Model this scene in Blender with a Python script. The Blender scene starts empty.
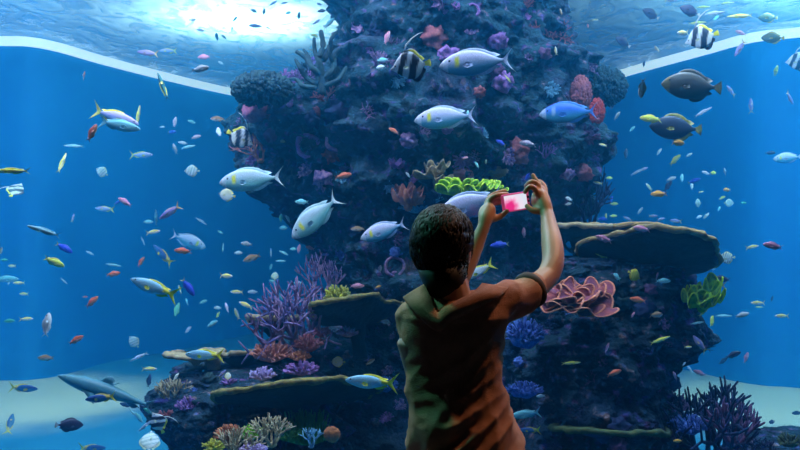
import bpy, bmesh, math, random
from mathutils import Vector, Matrix, Euler, noise
from mathutils.bvhtree import BVHTree
random.seed(7)
C = bpy.context.scene.collection
sc = bpy.context.scene
PI = math.pi
F = 860.0; CZ = 1.45
def P(px, py, Y):
    return Vector(((px-400)/F*Y, Y, CZ+(225-py)/F*Y))

# ------------------------------------------------------------ settings
sc.view_settings.view_transform = 'Standard'; sc.view_settings.look = 'None'
sc.view_settings.exposure = 0.0; sc.view_settings.gamma = 1.0
sc.view_settings.use_curve_mapping = False
cy = sc.cycles
cy.max_bounces = 7; cy.diffuse_bounces = 3; cy.glossy_bounces = 2; cy.transmission_bounces = 2
cy.volume_bounces = 1; cy.transparent_max_bounces = 12
cy.use_denoising = True; cy.caustics_reflective = False; cy.caustics_refractive = False
cy.sample_clamp_indirect = 4.0
try: cy.denoiser = 'OPENIMAGEDENOISE'
except Exception: pass

cam = bpy.data.cameras.new('camera'); co = bpy.data.objects.new('camera', cam); C.objects.link(co)
co.location = (0, 0, CZ); co.rotation_euler = (PI/2, 0, 0)
cam.sensor_width = 36; cam.lens = 36*F/800; cam.clip_start = 0.05
sc.camera = co

# ------------------------------------------------------------ materials
MATS = {}
def node_mat(name):
    m = bpy.data.materials.new(name); m.use_nodes = True
    nt = m.node_tree; b = nt.nodes['Principled BSDF']
    return m, nt, b
def mat(name, col, rough=0.6, col2=None, scale=8.0, emit=0, metal=0, bump=0.0, bscale=40, spec=0.4, detail=4, trans=0, col3=None):
    if name in MATS: return MATS[name]
    m, nt, b = node_mat(name)
    b.inputs['Roughness'].default_value = rough; b.inputs['Metallic'].default_value = metal
    b.inputs['Specular IOR Level'].default_value = spec
    tc = nt.nodes.new('ShaderNodeTexCoord')
    c = (*col, 1)
    if col2 is not None:
        n = nt.nodes.new('ShaderNodeTexNoise'); n.inputs['Scale'].default_value = scale; n.inputs['Detail'].default_value = detail
        nt.links.new(tc.outputs['Object'], n.inputs['Vector'])
        r = nt.nodes.new('ShaderNodeValToRGB'); r.color_ramp.elements[0].position = .38; r.color_ramp.elements[1].position = .62
        r.color_ramp.elements[0].color = c; r.color_ramp.elements[1].color = (*col2, 1)
        if col3 is not None:
            r.color_ramp.elements[0].position = .36; r.color_ramp.elements[1].position = .5
            e = r.color_ramp.elements.new(.64); e.color = (*col3, 1)
        nt.links.new(n.outputs['Fac'], r.inputs[0]); nt.links.new(r.outputs[0], b.inputs['Base Color'])
        if emit: nt.links.new(r.outputs[0], b.inputs['Emission Color'])
    else:
        b.inputs['Base Color'].default_value = c
        if emit: b.inputs['Emission Color'].default_value = c
    if emit: b.inputs['Emission Strength'].default_value = emit
    if bump:
        n2 = nt.nodes.new('ShaderNodeTexNoise'); n2.inputs['Scale'].default_value = bscale; n2.inputs['Detail'].default_value = 3
        nt.links.new(tc.outputs['Object'], n2.inputs['Vector'])
        bp = nt.nodes.new('ShaderNodeBump'); bp.inputs['Strength'].default_value = bump; bp.inputs['Distance'].default_value = .02
        nt.links.new(n2.outputs['Fac'], bp.inputs['Height']); nt.links.new(bp.outputs[0], b.inputs['Normal'])
    MATS[name] = m
    return m

# ------------------------------------------------------------ object helpers
def obj(name, verts, faces, m, parent=None, smooth=True, mats=None, fm=None):
    me = bpy.data.meshes.new(name); me.from_pydata([tuple(v) for v in verts], [], faces); me.update()
    if mats:
        for q in mats: me.materials.append(q)
        if fm:
            for p, i in zip(me.polygons, fm): p.material_index = i
    elif m: me.materials.append(m)
    if smooth:
        me.polygons.foreach_set('use_smooth', [True]*len(me.polygons))
    o = bpy.data.objects.new(name, me); C.objects.link(o)
    if parent: o.parent = parent
    return o
def tag(o, label=None, cat=None, group=None, kind=None):
    if label: o['label'] = label
    if cat: o['category'] = cat
    if group: o['group'] = group
    if kind: o['kind'] = kind
    return o
def empty(name, loc=(0, 0, 0), label=None, cat=None, group=None):
    o = bpy.data.objects.new(name, None); C.objects.link(o); o.location = loc; o.empty_display_size = .05
    return tag(o, label, cat, group)
class G:
    """vertex/face collector"""
    def __init__(s): s.v = []; s.f = []
    def box(s, a, b):
        n = len(s.v)
        for z in (a[2], b[2]):
            for x, y in ((a[0], a[1]), (b[0], a[1]), (b[0], b[1]), (a[0], b[1])): s.v.append(Vector((x, y, z)))
        s.f += [tuple(n+i for i in q) for q in ((3,2,1,0),(4,5,6,7),(0,1,5,4),(1,2,6,5),(2,3,7,6),(3,0,4,7))]
        return s
    def rings(s, rings, cap=True, close=True):
        n = len(s.v); k = len(rings[0])
        for r in rings: s.v += list(r)
        for i in range(len(rings)-1):
            for j in range(k if close else k-1):
                a = n+i*k+j; b = n+i*k+(j+1) % k
                s.f.append((a, b, b+k, a+k))
        if cap and close:
            s.f.append(tuple(n+j for j in range(k))[::-1]); e = n+(len(rings)-1)*k
            s.f.append(tuple(e+j for j in range(k)))
        return s
    def tube(s, pts, rad, k=6, cap=True):
        pts = [Vector(p) for p in pts]
        if not hasattr(rad, '__len__'): rad = [rad]*len(pts)
        rs = []; up = Vector((0, .13, 1)).normalized()
        for i, p in enumerate(pts):
            t = (pts[min(i+1, len(pts)-1)]-pts[max(i-1, 0)])
            t = t.normalized() if t.length > 1e-9 else Vector((0, 0, 1))
            u = t.cross(up)
            if u.length < .15: u = t.cross(Vector((1, 0, 0)))
            u.normalize(); w = t.cross(u); up = w.cross(t).normalized() if False else up
            rs.append([p+(u*math.cos(2*PI*j/k)+w*math.sin(2*PI*j/k))*rad[i] for j in range(k)])
        return s.rings(rs, cap)
    def ball(s, c, r, nu=10, nv=7, n=None):
        c = Vector(c); rx, ry, rz = (r, r, r) if not hasattr(r, '__len__') else r
        rs = []
        for i in range(nv+1):
            th = PI*(i/nv*.96+.02)
            ring = []
            for j in range(nu):
                d = Vector((math.sin(th)*math.cos(2*PI*j/nu), math.sin(th)*math.sin(2*PI*j/nu), -math.cos(th)))
                q = 1 if n is None else 1+n*noise.noise(d*2.2+c*7)
                ring.append(c+Vector((d.x*rx, d.y*ry, d.z*rz))*q)
            rs.append(ring)
        return s.rings(rs)
    def build(s, name, m, parent=None, smooth=True): return obj(name, s.v, s.f, m, parent, smooth)

# ------------------------------------------------------------ tank
ZS = 4.05; ZF = -0.7; YG = 3.60
wl = [(0,36),(30,37),(60,43),(100,55),(150,68.5),(200,81),(233,88.5),(300,103),(350,112),(400,116),(450,113),(510,102),(570,86),(630,67),(700,47),(750,33),(800,27)]
plan = [(-4.2,3.66),(-5.4,4.6),(-6.6,6.5),(-7.3,8.8),(-7.7,10.4),(-7.1,11.4),(-6.35,11.8)]
for px, py in wl:
    Y = (ZS-CZ)*F/(225-py); plan.append(((px-400)/F*Y, Y))
plan += [(6.2,10.6),(6.9,9.4),(7.0,7.6),(6.4,5.8),(5.3,4.5),(4.2,3.66)]
# smooth plan by Catmull-Rom
def crom(pts, n=4):
    out = []
    for i in range(len(pts)-1):
        p = [Vector(pts[max(0, min(len(pts)-1, i+d))]) for d in (-1, 0, 1, 2)]
        for k in range(n):
            t = k/n
            out.append(.5*((2*p[1])+(p[2]-p[0])*t+(2*p[0]-5*p[1]+4*p[2]-p[3])*t*t+(3*p[1]-p[0]-3*p[2]+p[3])*t**3))
    out.append(Vector(pts[-1])); return out
pl = crom([Vector((a, b, 0)) for a, b in plan], 9)
def wallstrip(name, z0, z1, off, th, m):
    cen = Vector((0, 9, 0)); rs = []
    for i, p in enumerate(pl):
        t = (pl[min(i+1, len(pl)-1)]-pl[max(0, i-1)]).normalized(); nrm = Vector((-t.y, t.x, 0))  # outward (left of clockwise travel)
        a = p-nrm*off*-1; b = p+nrm*(th+off)
        a = p+nrm*off
        rs.append([Vector((a.x, a.y, z0)), Vector((b.x, b.y, z0)), Vector((b.x, b.y, z1)), Vector((a.x, a.y, z1))])
    g = G(); g.rings(rs); return tag(g.build(name, m, smooth=False), kind='structure')
mwall = mat('tank_wall_paint', (.001,.19,.52), .75, (.002,.22,.58), .7)
wallstrip('wall_tank', ZF-.2, ZS+1.6, .02, .2, mwall)
wallstrip('trim_1', ZS-.135, ZS-.006, -.03, .045, mat('waterline_band_added_glow', (.80,.92,1), .6, emit=.95))  # pale waterline trim; its glow is added, it is no lamp
# sand floor
g = G(); nx, ny = 90, 90; 
for j in range(ny+1):
    for i in range(nx+1):
        x = -8.2+16.4*i/nx; y = 3.62+20.0*j/ny
        g.v.append(Vector((x, y, ZF+.05*noise.fractal(Vector((x*.6, y*.35, 0)), 1, 2, 3))))
for j in range(ny):
    for i in range(nx):
        a = j*(nx+1)+i; g.f.append((a, a+1, a+nx+2, a+nx+1))
def floor_mat():
    m, nt, b = node_mat('tank_floor'); N = nt.nodes.new; L = nt.links.new; b.inputs['Roughness'].default_value = .9
    tc = N('ShaderNodeTexCoord'); ns = N('ShaderNodeTexNoise'); ns.inputs['Scale'].default_value = .9; ns.inputs['Detail'].default_value = 5; L(tc.outputs['Object'], ns.inputs['Vector'])
    outs = []
    for cx, cy_, rx, ry in ((-5.2,10.7,2.5,2.1),(5.2,10.2,2.4,2.6)):       # pale sand at two spots, fading to blue: haze put into the floor colour
        mp = N('ShaderNodeMapping'); mp.inputs['Location'].default_value = (-cx/rx, -cy_/ry, 0); mp.inputs['Scale'].default_value = (1/rx, 1/ry, 0); L(tc.outputs['Object'], mp.inputs[0])
        l = N('ShaderNodeVectorMath'); l.operation = 'LENGTH'; L(mp.outputs[0], l.inputs[0]); outs.append(l.outputs['Value'])
    mn = N('ShaderNodeMath'); mn.operation = 'MINIMUM'; L(outs[0], mn.inputs[0]); L(outs[1], mn.inputs[1])
    ad = N('ShaderNodeMath'); ad.operation = 'MULTIPLY_ADD'; ad.inputs[1].default_value = .5; L(ns.outputs['Fac'], ad.inputs[0]); L(mn.outputs[0], ad.inputs[2])
    r = N('ShaderNodeMapRange'); r.interpolation_type = 'SMOOTHSTEP'; r.inputs[1].default_value = .75; r.inputs[2].default_value = 1.4; r.inputs[3].default_value = 1; r.inputs[4].default_value = 0; L(ad.outputs[0], r.inputs[0])
    mx = N('ShaderNodeMix'); mx.data_type = 'RGBA'; mx.inputs['A'].default_value = (.003,.20,.36,1); mx.inputs['B'].default_value = (.80,.74,.55,1); L(r.outputs[0], mx.inputs['Factor']); L(mx.outputs['Result'], b.inputs['Base Color'])
    return m
sand = g.build('floor_tank', floor_mat()); tag(sand, kind='structure')

# water surface
def water_surface():
    m = bpy.data.materials.new('water_surface'); m.use_nodes = True; nt = m.node_tree; nt.nodes.clear()
    N = nt.nodes.new; L = nt.links.new
    out = N('ShaderNodeOutputMaterial'); tc = N('ShaderNodeTexCoord'); mp = N('ShaderNodeMapping'); mp.inputs['Scale'].default_value = (1.0, .55, 1)
    L(tc.outputs['Object'], mp.inputs[0])
    n1 = N('ShaderNodeTexNoise'); n1.inputs['Scale'].default_value = 3.2; n1.inputs['Detail'].default_value = 7; n1.inputs['Distortion'].default_value = 1.2
    L(mp.outputs[0], n1.inputs['Vector'])
    bp = N('ShaderNodeBump'); bp.inputs['Strength'].default_value = .6; bp.inputs['Distance'].default_value = .12; L(n1.outputs['Fac'], bp.inputs['Height'])
    tr = N('ShaderNodeBsdfTransparent'); tr.inputs[0].default_value = (.75,.92,1,1)
    tl = N('ShaderNodeBsdfTranslucent'); tl.inputs[0].default_value = (.55,.8,.95,1); L(bp.outputs[0], tl.inputs['Normal'])
    gl = N('ShaderNodeBsdfGlossy'); gl.inputs['Roughness'].default_value = .18; gl.inputs[0].default_value = (.8,.92,1,1); L(bp.outputs[0], gl.inputs['Normal'])
    m1 = N('ShaderNodeMixShader'); m1.inputs[0].default_value = .5; L(tr.outputs[0], m1.inputs[1]); L(tl.outputs[0], m1.inputs[2])
    r = N('ShaderNodeMapRange'); r.inputs[1].default_value = .38; r.inputs[2].default_value = .62; r.inputs[3].default_value = .16; r.inputs[4].default_value = .58; L(n1.outputs['Fac'], r.inputs[0])
    m2 = N('ShaderNodeMixShader'); L(r.outputs[0], m2.inputs[0]); L(m1.outputs[0], m2.inputs[1]); L(gl.outputs[0], m2.inputs[2])
    L(m2.outputs[0], out.inputs['Surface']); return m
g = G(); nx, ny = 60, 90
for j in range(ny+1):
    for i in range(nx+1):
        x = -8.2+16.4*i/nx; y = 3.62+20.0*j/ny
        g.v.append(Vector((x, y, ZS+.012*noise.noise(Vector((x*2.2, y*1.2, 0))))))
for j in range(ny):
    for i in range(nx):
        a = j*(nx+1)+i; g.f.append((a, a+1, a+nx+2, a+nx+1))
tag(g.build('water_surface', water_surface()), kind='structure')
# water body: homogeneous haze
def water_volume():
    m = bpy.data.materials.new('tank_water'); m.use_nodes = True; nt = m.node_tree; nt.nodes.clear()
    N = nt.nodes.new; L = nt.links.new
    out = N('ShaderNodeOutputMaterial'); s = N('ShaderNodeVolumeScatter'); s.inputs['Color'].default_value = (.03,.46,1,1)
    s.inputs['Density'].default_value = VD; s.inputs['Anisotropy'].default_value = VG
    a = N('ShaderNodeVolumeAbsorption'); a.inputs['Color'].default_value = (.05,.72,.95,1); a.inputs['Density'].default_value = VA
    ad = N('ShaderNodeAddShader'); L(s.outputs[0], ad.inputs[0]); L(a.outputs[0], ad.inputs[1]); L(ad.outputs[0], out.inputs['Volume'])
    return m
VD, VG, VA = .062, .68, .05
g = G(); n = len(pl)
inner = [p.copy() for p in pl]; 
g.v = [Vector((p.x, p.y, ZF-.1)) for p in inner]+[Vector((p.x, p.y, ZS-.01)) for p in inner]
g.f = [tuple(range(n)), tuple(range(2*n-1, n-1, -1))]+[(i, (i+1) % n+0, (i+1) % n+n, i+n) for i in range(n)]
wv = g.build('water', water_volume(), smooth=False); tag(wv, kind='structure')
bm = bmesh.new(); bm.from_mesh(wv.data); bmesh.ops.recalc_face_normals(bm, faces=bm.faces); bm.to_mesh(wv.data); bm.free()

# hall the visitor stands in
md = mat('dark_wall', (.02,.022,.028), .8, (.026,.027,.032), 3)
mfl = mat('dark_floor', (.03,.03,.035), .45, (.04,.04,.045), 5)
def sbox(name, a, b, m): return tag(G().box(a, b).build(name, m, smooth=False), kind='structure')
sbox('floor', (-4.4,-2.6,-.1), (4.4,3.48,0), mfl)
sbox('ceiling', (-4.4,-2.6,4.7), (4.4,3.48,4.8), md)
sbox('wall_left', (-4.5,-2.6,0), (-4.4,3.48,4.7), md)
sbox('wall_right', (4.4,-2.6,0), (4.5,3.48,4.7), md)
sbox('wall_back', (-4.5,-2.7,0), (4.5,-2.6,4.7), md)
sbox('wall_front_base', (-4.5,3.48,-.9), (4.5,3.66,.30), md)
sbox('wall_front_top', (-4.5,3.48,4.15), (4.5,3.66,5.8), md)
sbox('wall_front_left', (-4.5,3.48,.30), (-4.1,3.66,4.15), md)
sbox('wall_front_right', (4.1,3.48,.30), (4.5,3.66,4.15), md)
sbox('ceiling_tank', (-9,3.4,5.7), (9,24,5.8), mat('tank_ceiling', (.05,.09,.14), .9, (.06,.1,.15), 2))
mg = bpy.data.materials.new('acrylic_pane'); mg.use_nodes = True; nt = mg.node_tree; nt.nodes.clear()
_o = nt.nodes.new('ShaderNodeOutputMaterial'); _t = nt.nodes.new('ShaderNodeBsdfTransparent'); _g = nt.nodes.new('ShaderNodeBsdfGlossy'); _m = nt.nodes.new('ShaderNodeMixShader')
_t.inputs[0].default_value = (.97,.99,1,1); _g.inputs['Roughness'].default_value = .02; _m.inputs[0].default_value = .025
nt.links.new(_t.outputs[0], _m.inputs[1]); nt.links.new(_g.outputs[0], _m.inputs[2]); nt.links.new(_m.outputs[0], _o.inputs['Surface'])
sbox('window_1', (-4.1,3.56,.30), (4.1,3.60,4.15), mg)

# lamps over the tank
ml = {}
def lamp(name, loc, w, power, col, label, rot=(0,0,0), shape='DISK', group=None, w2=None):
    r = empty(name, loc, label, 'lamp', group)
    r.rotation_euler = rot
    g = G(); k = 24
    for z0, z1, r0, r1 in ((.02,.16,w*.56,w*.30),):
        g.rings([[Vector((rr*math.cos(2*PI*j/k), rr*math.sin(2*PI*j/k), zz)) for j in range(k)] for rr, zz in ((w*.53,-.04),(w*.56,-.02),(w*.5,.06),(w*.25,.18),(w*.1,.2),(.03,.5))])
    g.build('housing', mat('lamp_housing', (.2,.2,.21), .4, metal=.6), r)
    L = bpy.data.lights.new(name+'_bulb', 'AREA'); L.shape = 'DISK'; L.size = w; L.energy = power; L.color = col
    lo = bpy.data.objects.new('bulb', L); C.objects.link(lo); lo.parent = r; lo.location = (0, 0, -.06)
    return r
lamp('tank_lamp', (-1.95, 10.9, 5.0), 1.0, 270, (.80,.95,1), 'large round lamp glowing through the water surface behind the reef column')
lamp('tank_lamp', (-1.6, 4.7, 5.2), .9, 560, (.86,.80,1), 'round lamp hung above the water in front of the reef, towards the left', group='lamps over the front of the tank')
lamp('tank_lamp', (2.0, 4.9, 5.2), .9, 430, (.80,.84,1), 'round lamp hung above the water in front of the reef, towards the right', group='lamps over the front of the tank')
lamp('tank_lamp', (4.6, 8.2, 5.2), 1.0, 560, (.6,.9,1), 'round lamp hung above the water behind the reef on the right')
lamp('tank_lamp', (-4.6, 7.4, 5.2), 1.0, 480, (.62,.9,1), 'round lamp hung above the water on the far left')
# ------------------------------------------------------------ reef rocks
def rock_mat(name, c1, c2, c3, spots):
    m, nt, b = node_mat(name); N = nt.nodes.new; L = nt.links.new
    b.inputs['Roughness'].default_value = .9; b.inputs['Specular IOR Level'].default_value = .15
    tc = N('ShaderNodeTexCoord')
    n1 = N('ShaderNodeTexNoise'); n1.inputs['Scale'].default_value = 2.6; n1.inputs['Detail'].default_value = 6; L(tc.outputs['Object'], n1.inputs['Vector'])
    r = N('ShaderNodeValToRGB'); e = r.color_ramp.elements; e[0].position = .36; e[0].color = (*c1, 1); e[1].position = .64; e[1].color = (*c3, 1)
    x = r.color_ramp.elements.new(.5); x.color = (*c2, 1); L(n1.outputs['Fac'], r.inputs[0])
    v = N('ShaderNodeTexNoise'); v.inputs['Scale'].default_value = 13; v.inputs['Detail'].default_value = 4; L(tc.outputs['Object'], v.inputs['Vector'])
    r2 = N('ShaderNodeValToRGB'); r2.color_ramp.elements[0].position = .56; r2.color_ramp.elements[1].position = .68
    r2.color_ramp.elements[0].color = (0,0,0,1); r2.color_ramp.elements[1].color = (1,1,1,1); L(v.outputs['Fac'], r2.inputs[0])
    sc_ = N('ShaderNodeTexNoise'); sc_.inputs['Scale'].default_value = 5; L(tc.outputs['Object'], sc_.inputs['Vector'])
    r3 = N('ShaderNodeValToRGB'); r3.color_ramp.interpolation = 'LINEAR'
    for i, (p, c) in enumerate(spots):
        if i < 2: el = r3.color_ramp.elements[i]; el.position = p
        else: el = r3.color_ramp.elements.new(p)
        el.color = (*c, 1)
    L(sc_.outputs['Fac'], r3.inputs[0])
    mx = N('ShaderNodeMix'); mx.data_type = 'RGBA'; L(r2.outputs[0], mx.inputs['Factor']); L(r.outputs[0], mx.inputs['A']); L(r3.outputs[0], mx.inputs['B'])
    L(mx.outputs['Result'], b.inputs['Base Color'])
    n3 = N('ShaderNodeTexNoise'); n3.inputs['Scale'].default_value = 28; n3.inputs['Detail'].default_value = 5; L(tc.outputs['Object'], n3.inputs['Vector'])
    bp = N('ShaderNodeBump'); bp.inputs['Strength'].default_value = 1; bp.inputs['Distance'].default_value = .05; L(n3.outputs['Fac'], bp.inputs['Height']); L(bp.outputs[0], b.inputs['Normal'])
    return m
def interp(tab, z):
    if z <= tab[0][0]: return tab[0][1:]
    for a, b in zip(tab, tab[1:]):
        if z <= b[0]:
            t = (z-a[0])/(b[0]-a[0]); t = t*t*(3-2*t)*.5+t*.5
            return tuple(p+(q-p)*t for p, q in zip(a[1:], b[1:]))
    return tab[-1][1:]
def fract(p, o=4):
    return noise.fractal(p, 1.0, 2.0, o)
def rock(name, tab, Yc, m, seed, nu=340, nz=330, amp=.16, z0=None, z1=None):
    """tab: rows (py, left px, right px, front depth) at distance Yc"""
    T = sorted([(CZ+(225-py)/F*Yc, (l-400)/F*Yc, (r-400)/F*Yc, d) for py, l, r, d in tab])
    z0 = T[0][0] if z0 is None else z0; z1 = T[-1][0] if z1 is None else z1
    g = G(); rs = []; sd = Vector((seed*3.1, seed*1.7, seed*.9))
    for i in range(nz+1):
        z = z0+(z1-z0)*i/nz; xl, xr, d = interp(T, z); cx = (xl+xr)/2; rx = (xr-xl)/2
        ring = []
        for j in range(nu):
            a = 2*PI*j/nu; c, s_ = math.cos(a), math.sin(a)
            p = Vector((cx+rx*c, Yc+d*s_*(1 if s_ < 0 else .8), z)); nrm = Vector((c, s_, 0))
            q = p+sd
            h = .55*fract(q*.9, 3)+.55*(1-abs(fract(q*2.1, 3))*2)*.5-.2+.30*fract(q*5.5, 4)
            led = noise.noise(Vector((q.x*.7, q.y*.7, q.z*2.6)))*.35
            hh = (h+led)*amp*2; lump = max(0, noise.noise(q*7))*.10+max(0, noise.noise(q*15))*.055+abs(noise.noise(q*26))*.03
            p = p+nrm*(hh+lump)+Vector((0, 0, .25*amp*noise.noise(q*3.3)))
            ring.append(p)
        rs.append(ring)
    g.rings(rs)
    o = g.build(name, m); return o
SP = [(.40,(.05,.04,.20)),(.46,(.20,.07,.20)),(.51,(.08,.13,.30)),(.56,(.24,.15,.16)),(.61,(.10,.07,.26))]
mrock = rock_mat('reef_rock_crust', (.006,.03,.045), (.02,.06,.085), (.03,.05,.09), SP)
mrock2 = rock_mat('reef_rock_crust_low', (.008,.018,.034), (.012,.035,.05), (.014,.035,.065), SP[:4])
main = rock('reef_rock', [(-60,300,590,.9),(-20,318,572,1.0),(0,334,550,1.0),(28,350,546,1.05),(56,332,556,1.1),(74,296,582,1.15),(104,254,596,1.2),(140,246,604,1.2),(165,252,598,1.15),(188,258,590,1.05),
   (208,278,575,.95),(230,296,562,.9),(255,312,556,.9),(290,330,560,.95),(330,300,600,1.1),(400,300,600,1.2),(560,280,640,1.3)], 7.2, mrock, 1, z0=ZF-.1, z1=ZS+.05)
tag(main, 'tall dark blue coral-crusted rock column rising to the water surface', 'rock')
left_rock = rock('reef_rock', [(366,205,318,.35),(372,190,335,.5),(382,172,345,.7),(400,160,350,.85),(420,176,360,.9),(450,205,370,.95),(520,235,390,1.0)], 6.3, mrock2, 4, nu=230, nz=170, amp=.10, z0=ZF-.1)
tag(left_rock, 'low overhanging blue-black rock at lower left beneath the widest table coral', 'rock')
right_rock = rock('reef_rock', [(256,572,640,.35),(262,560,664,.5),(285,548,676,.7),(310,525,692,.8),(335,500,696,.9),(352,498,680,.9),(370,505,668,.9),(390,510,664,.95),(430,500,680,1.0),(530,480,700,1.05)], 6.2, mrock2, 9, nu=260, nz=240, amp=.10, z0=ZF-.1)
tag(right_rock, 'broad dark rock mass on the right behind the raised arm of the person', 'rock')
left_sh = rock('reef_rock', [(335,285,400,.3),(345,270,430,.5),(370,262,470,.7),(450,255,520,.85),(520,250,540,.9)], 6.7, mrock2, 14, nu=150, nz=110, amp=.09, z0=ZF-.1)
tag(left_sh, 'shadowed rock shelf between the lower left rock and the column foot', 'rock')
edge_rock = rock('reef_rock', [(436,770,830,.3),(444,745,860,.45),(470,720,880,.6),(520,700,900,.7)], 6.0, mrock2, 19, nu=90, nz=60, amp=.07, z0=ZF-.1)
tag(edge_rock, 'low rock cut off by the lower right corner of the view', 'rock')

REEF = []
def reef_add(o):
    bm = bmesh.new(); bm.from_mesh(o.data); REEF.append(BVHTree.FromBMesh(bm)); bm.free()
for o in (main, left_rock, right_rock, left_sh, edge_rock): reef_add(o)
CO = Vector((0, 0, CZ))
def hit(px, py):
    d = (P(px, py, 1)-CO); dn = d.normalized(); best = None
    for b in REEF:
        h = b.ray_cast(CO, dn)
        if h[0] is not None and (best is None or h[3] < best[2]): best = (h[0], h[1], h[3])
    return best     # loc, normal, dist

# ------------------------------------------------------------ coral kinds (local: root at origin, growing up +Z, about 1 unit)
def branch_mesh(g, rnd, p, d, r, L, depth, spread, up=.25, k=5, seg=2, tips=None):
    pts = [p]; rr = [r]; cur = p; dd = d.copy()
    for i in range(seg):
        dd = (dd+Vector((rnd.uniform(-1,1), rnd.uniform(-1,1), rnd.uniform(-.4,1)+up))*.22).normalized()
        cur = cur+dd*L/seg; pts.append(cur); rr.append(r*(1-.30*(i+1)/seg))
    if depth == 0:
        pts.append(cur+dd*r*1.0); rr.append(r*.35)
    g.tube(pts, rr, k)
    if tips is not None and depth == 0: tips.append(cur)
    if depth > 0:
        nb = rnd.choice((2, 3, 3))
        ax0 = rnd.uniform(0, 2*PI)
        for q in range(nb):
            u = dd.orthogonal().normalized(); w = dd.cross(u); a = ax0+2*PI*q/nb
            nd = (dd+(u*math.cos(a)+w*math.sin(a))*spread*rnd.uniform(.7, 1.2)+Vector((0,0,up))).normalized()
            branch_mesh(g, rnd, cur-dd*r*.5, nd, r*.74, L*rnd.uniform(.68,.95), depth-1, spread, up, k, seg, tips)
def g_staghorn(seed, stems=5, depth=3, r=.045, spread=.75, up=.15, L=.33, flat=1.0, k=5):
    rnd = random.Random(seed); g = G()
    for i in range(stems):
        a = 2*PI*i/stems+rnd.uniform(-.4,.4); tl = rnd.uniform(.25, 1.1)
        d = Vector((math.cos(a)*tl, math.sin(a)*tl*flat, 1)).normalized()
        branch_mesh(g, rnd, Vector((math.cos(a)*.04, math.sin(a)*.04, -.06)), d, r, L, depth, spread, up, k)
    g.ball((0,0,-.03), (.13,.13,.07), 8, 5, .3)
    return g
def g_finger(seed, n=60, r=.035, R=.42, flat=.75, jitter=.15, k=5, L=.2, zlo=-.1):
    """cushion of short blunt fingers"""
    rnd = random.Random(seed); g = G()
    g.ball((0,0,R*flat*.35), (R*.72, R*.72, R*flat*.50), 14, 8, .25)
    for i in range(n):
        z = rnd.uniform(zlo, 1); a = i*2.399+rnd.uniform(-.2,.2); s = math.sqrt(max(0, 1-z*z))
        d = Vector((s*math.cos(a), s*math.sin(a), z)); dd = (d+Vector([rnd.uniform(-jitter, jitter) for _ in range(3)])+Vector((0,0,.3))).normalized()
        p = Vector((d.x*R*.7, d.y*R*.7, R*flat*.35+d.z*R*flat*.5)); l = L*rnd.uniform(.6, 1.3)
        g.tube([p, p+dd*l*.6, p+dd*l, p+dd*(l+r*.5)], [r*1.1, r*.9, r*.7, r*.25], k)
        if rnd.random() < .5:
            e = (dd+Vector([rnd.uniform(-.8,.8) for _ in range(3)])).normalized(); q = p+dd*l*.5
            g.tube([q, q+e*l*.6, q+e*(l*.6+r*.4)], [r*.8, r*.6, r*.2], k)
    return g
def g_plate(seed, rx=1, ry=.7, th=.045, rim=.03, droop=.12, nu=72, wob=.16, fr=.02):
    rnd = random.Random(seed); g = G(); sd = Vector((seed*1.3, seed*.7, 0)); rs = []
    def R(a): return 1+wob*noise.noise(Vector((math.cos(a)*1.3, math.sin(a)*1.3, 0))+sd)*2+fr*noise.noise(Vector((math.cos(a)*14, math.sin(a)*14, 0))+sd)*2.2
    prof = [(0.02,-.16),(.10,-.16),(.16,-.13),(.35,-.085),(.6,-.055),(.85,-.03),(.97,-.02),(1.0,0),(.985,.018),(.93,.022),(.8,.02),(.6,.01),(.4,.0),(.2,-.01),(.02,-.01)]
    for u, h in prof:
        ring = []
        for j in range(nu):
            a = 2*PI*j/nu; q = R(a) if u > .3 else 1+(R(a)-1)*u/.3
            x = rx*u*q*math.cos(a); y = ry*u*q*math.sin(a)
            bump = .022*noise.noise(Vector((x*7, y*7, h))+sd)+(.012*noise.noise(Vector((x*22, y*22, 0))+sd) if h > -.03 else 0)
            z = h*th/.06-droop*u*u*rx*.35*(1+.6*noise.noise(Vector((x*1.1, y*1.1, 3))+sd))+bump
            ring.append(Vector((x, y, z)))
        rs.append(ring)
    g.rings(rs); return g
def g_ruffle(seed, layers=4, R=.5, nu=90, waves=7, amp=.10, tilt=.35, thick=.012):
    """stacked ruffled leaves of lettuce coral"""
    rnd = random.Random(seed); g = G(); g.edges = []
    for l in range(layers):
        c = Vector((rnd.uniform(-.25,.25)*R*1.6, rnd.uniform(-.3,.2)*R, .12*l*R*1.1)); r0 = R*rnd.uniform(.55,.85); ph = rnd.uniform(0, 6); wv_ = waves+rnd.choice((-2,-1,0,1))
        T = Euler((rnd.uniform(-tilt, tilt)-.1, rnd.uniform(-tilt, tilt), rnd.uniform(0,6))).to_matrix(); rs = []
        us = (.1,.35,.6,.8,.92,1.0)
        def pt(u, a, off):
            rr = r0*u*(1+.13*math.sin(wv_*a+ph+1)*u+.1*math.sin(3*a+ph))
            z = amp*u**2.5*math.sin(wv_*a+ph)*R*2*.7+.28*R*u**2+off
            return c+T@Vector((rr*math.cos(a), rr*math.sin(a)*.8, z))
        for u in us: rs.append([pt(u, 2*PI*j/nu, thick) for j in range(nu)])
        rs.append([pt(1.03, 2*PI*j/nu, thick*2.6) for j in range(nu)])
        rs.append([pt(1.05, 2*PI*j/nu, 0) for j in range(nu)])
        for u in reversed(us): rs.append([pt(u, 2*PI*j/nu, -thick) for j in range(nu)])
        g.rings(rs); g.edges.append([pt(1.045, 2*PI*j/nu, thick*1.2) for j in range(nu)]+[pt(1.045, 0, thick*1.2)])
    g.ball((0,0,-.02), (.3*R,.3*R,.25*R), 10, 6, .2)
    return g
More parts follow.
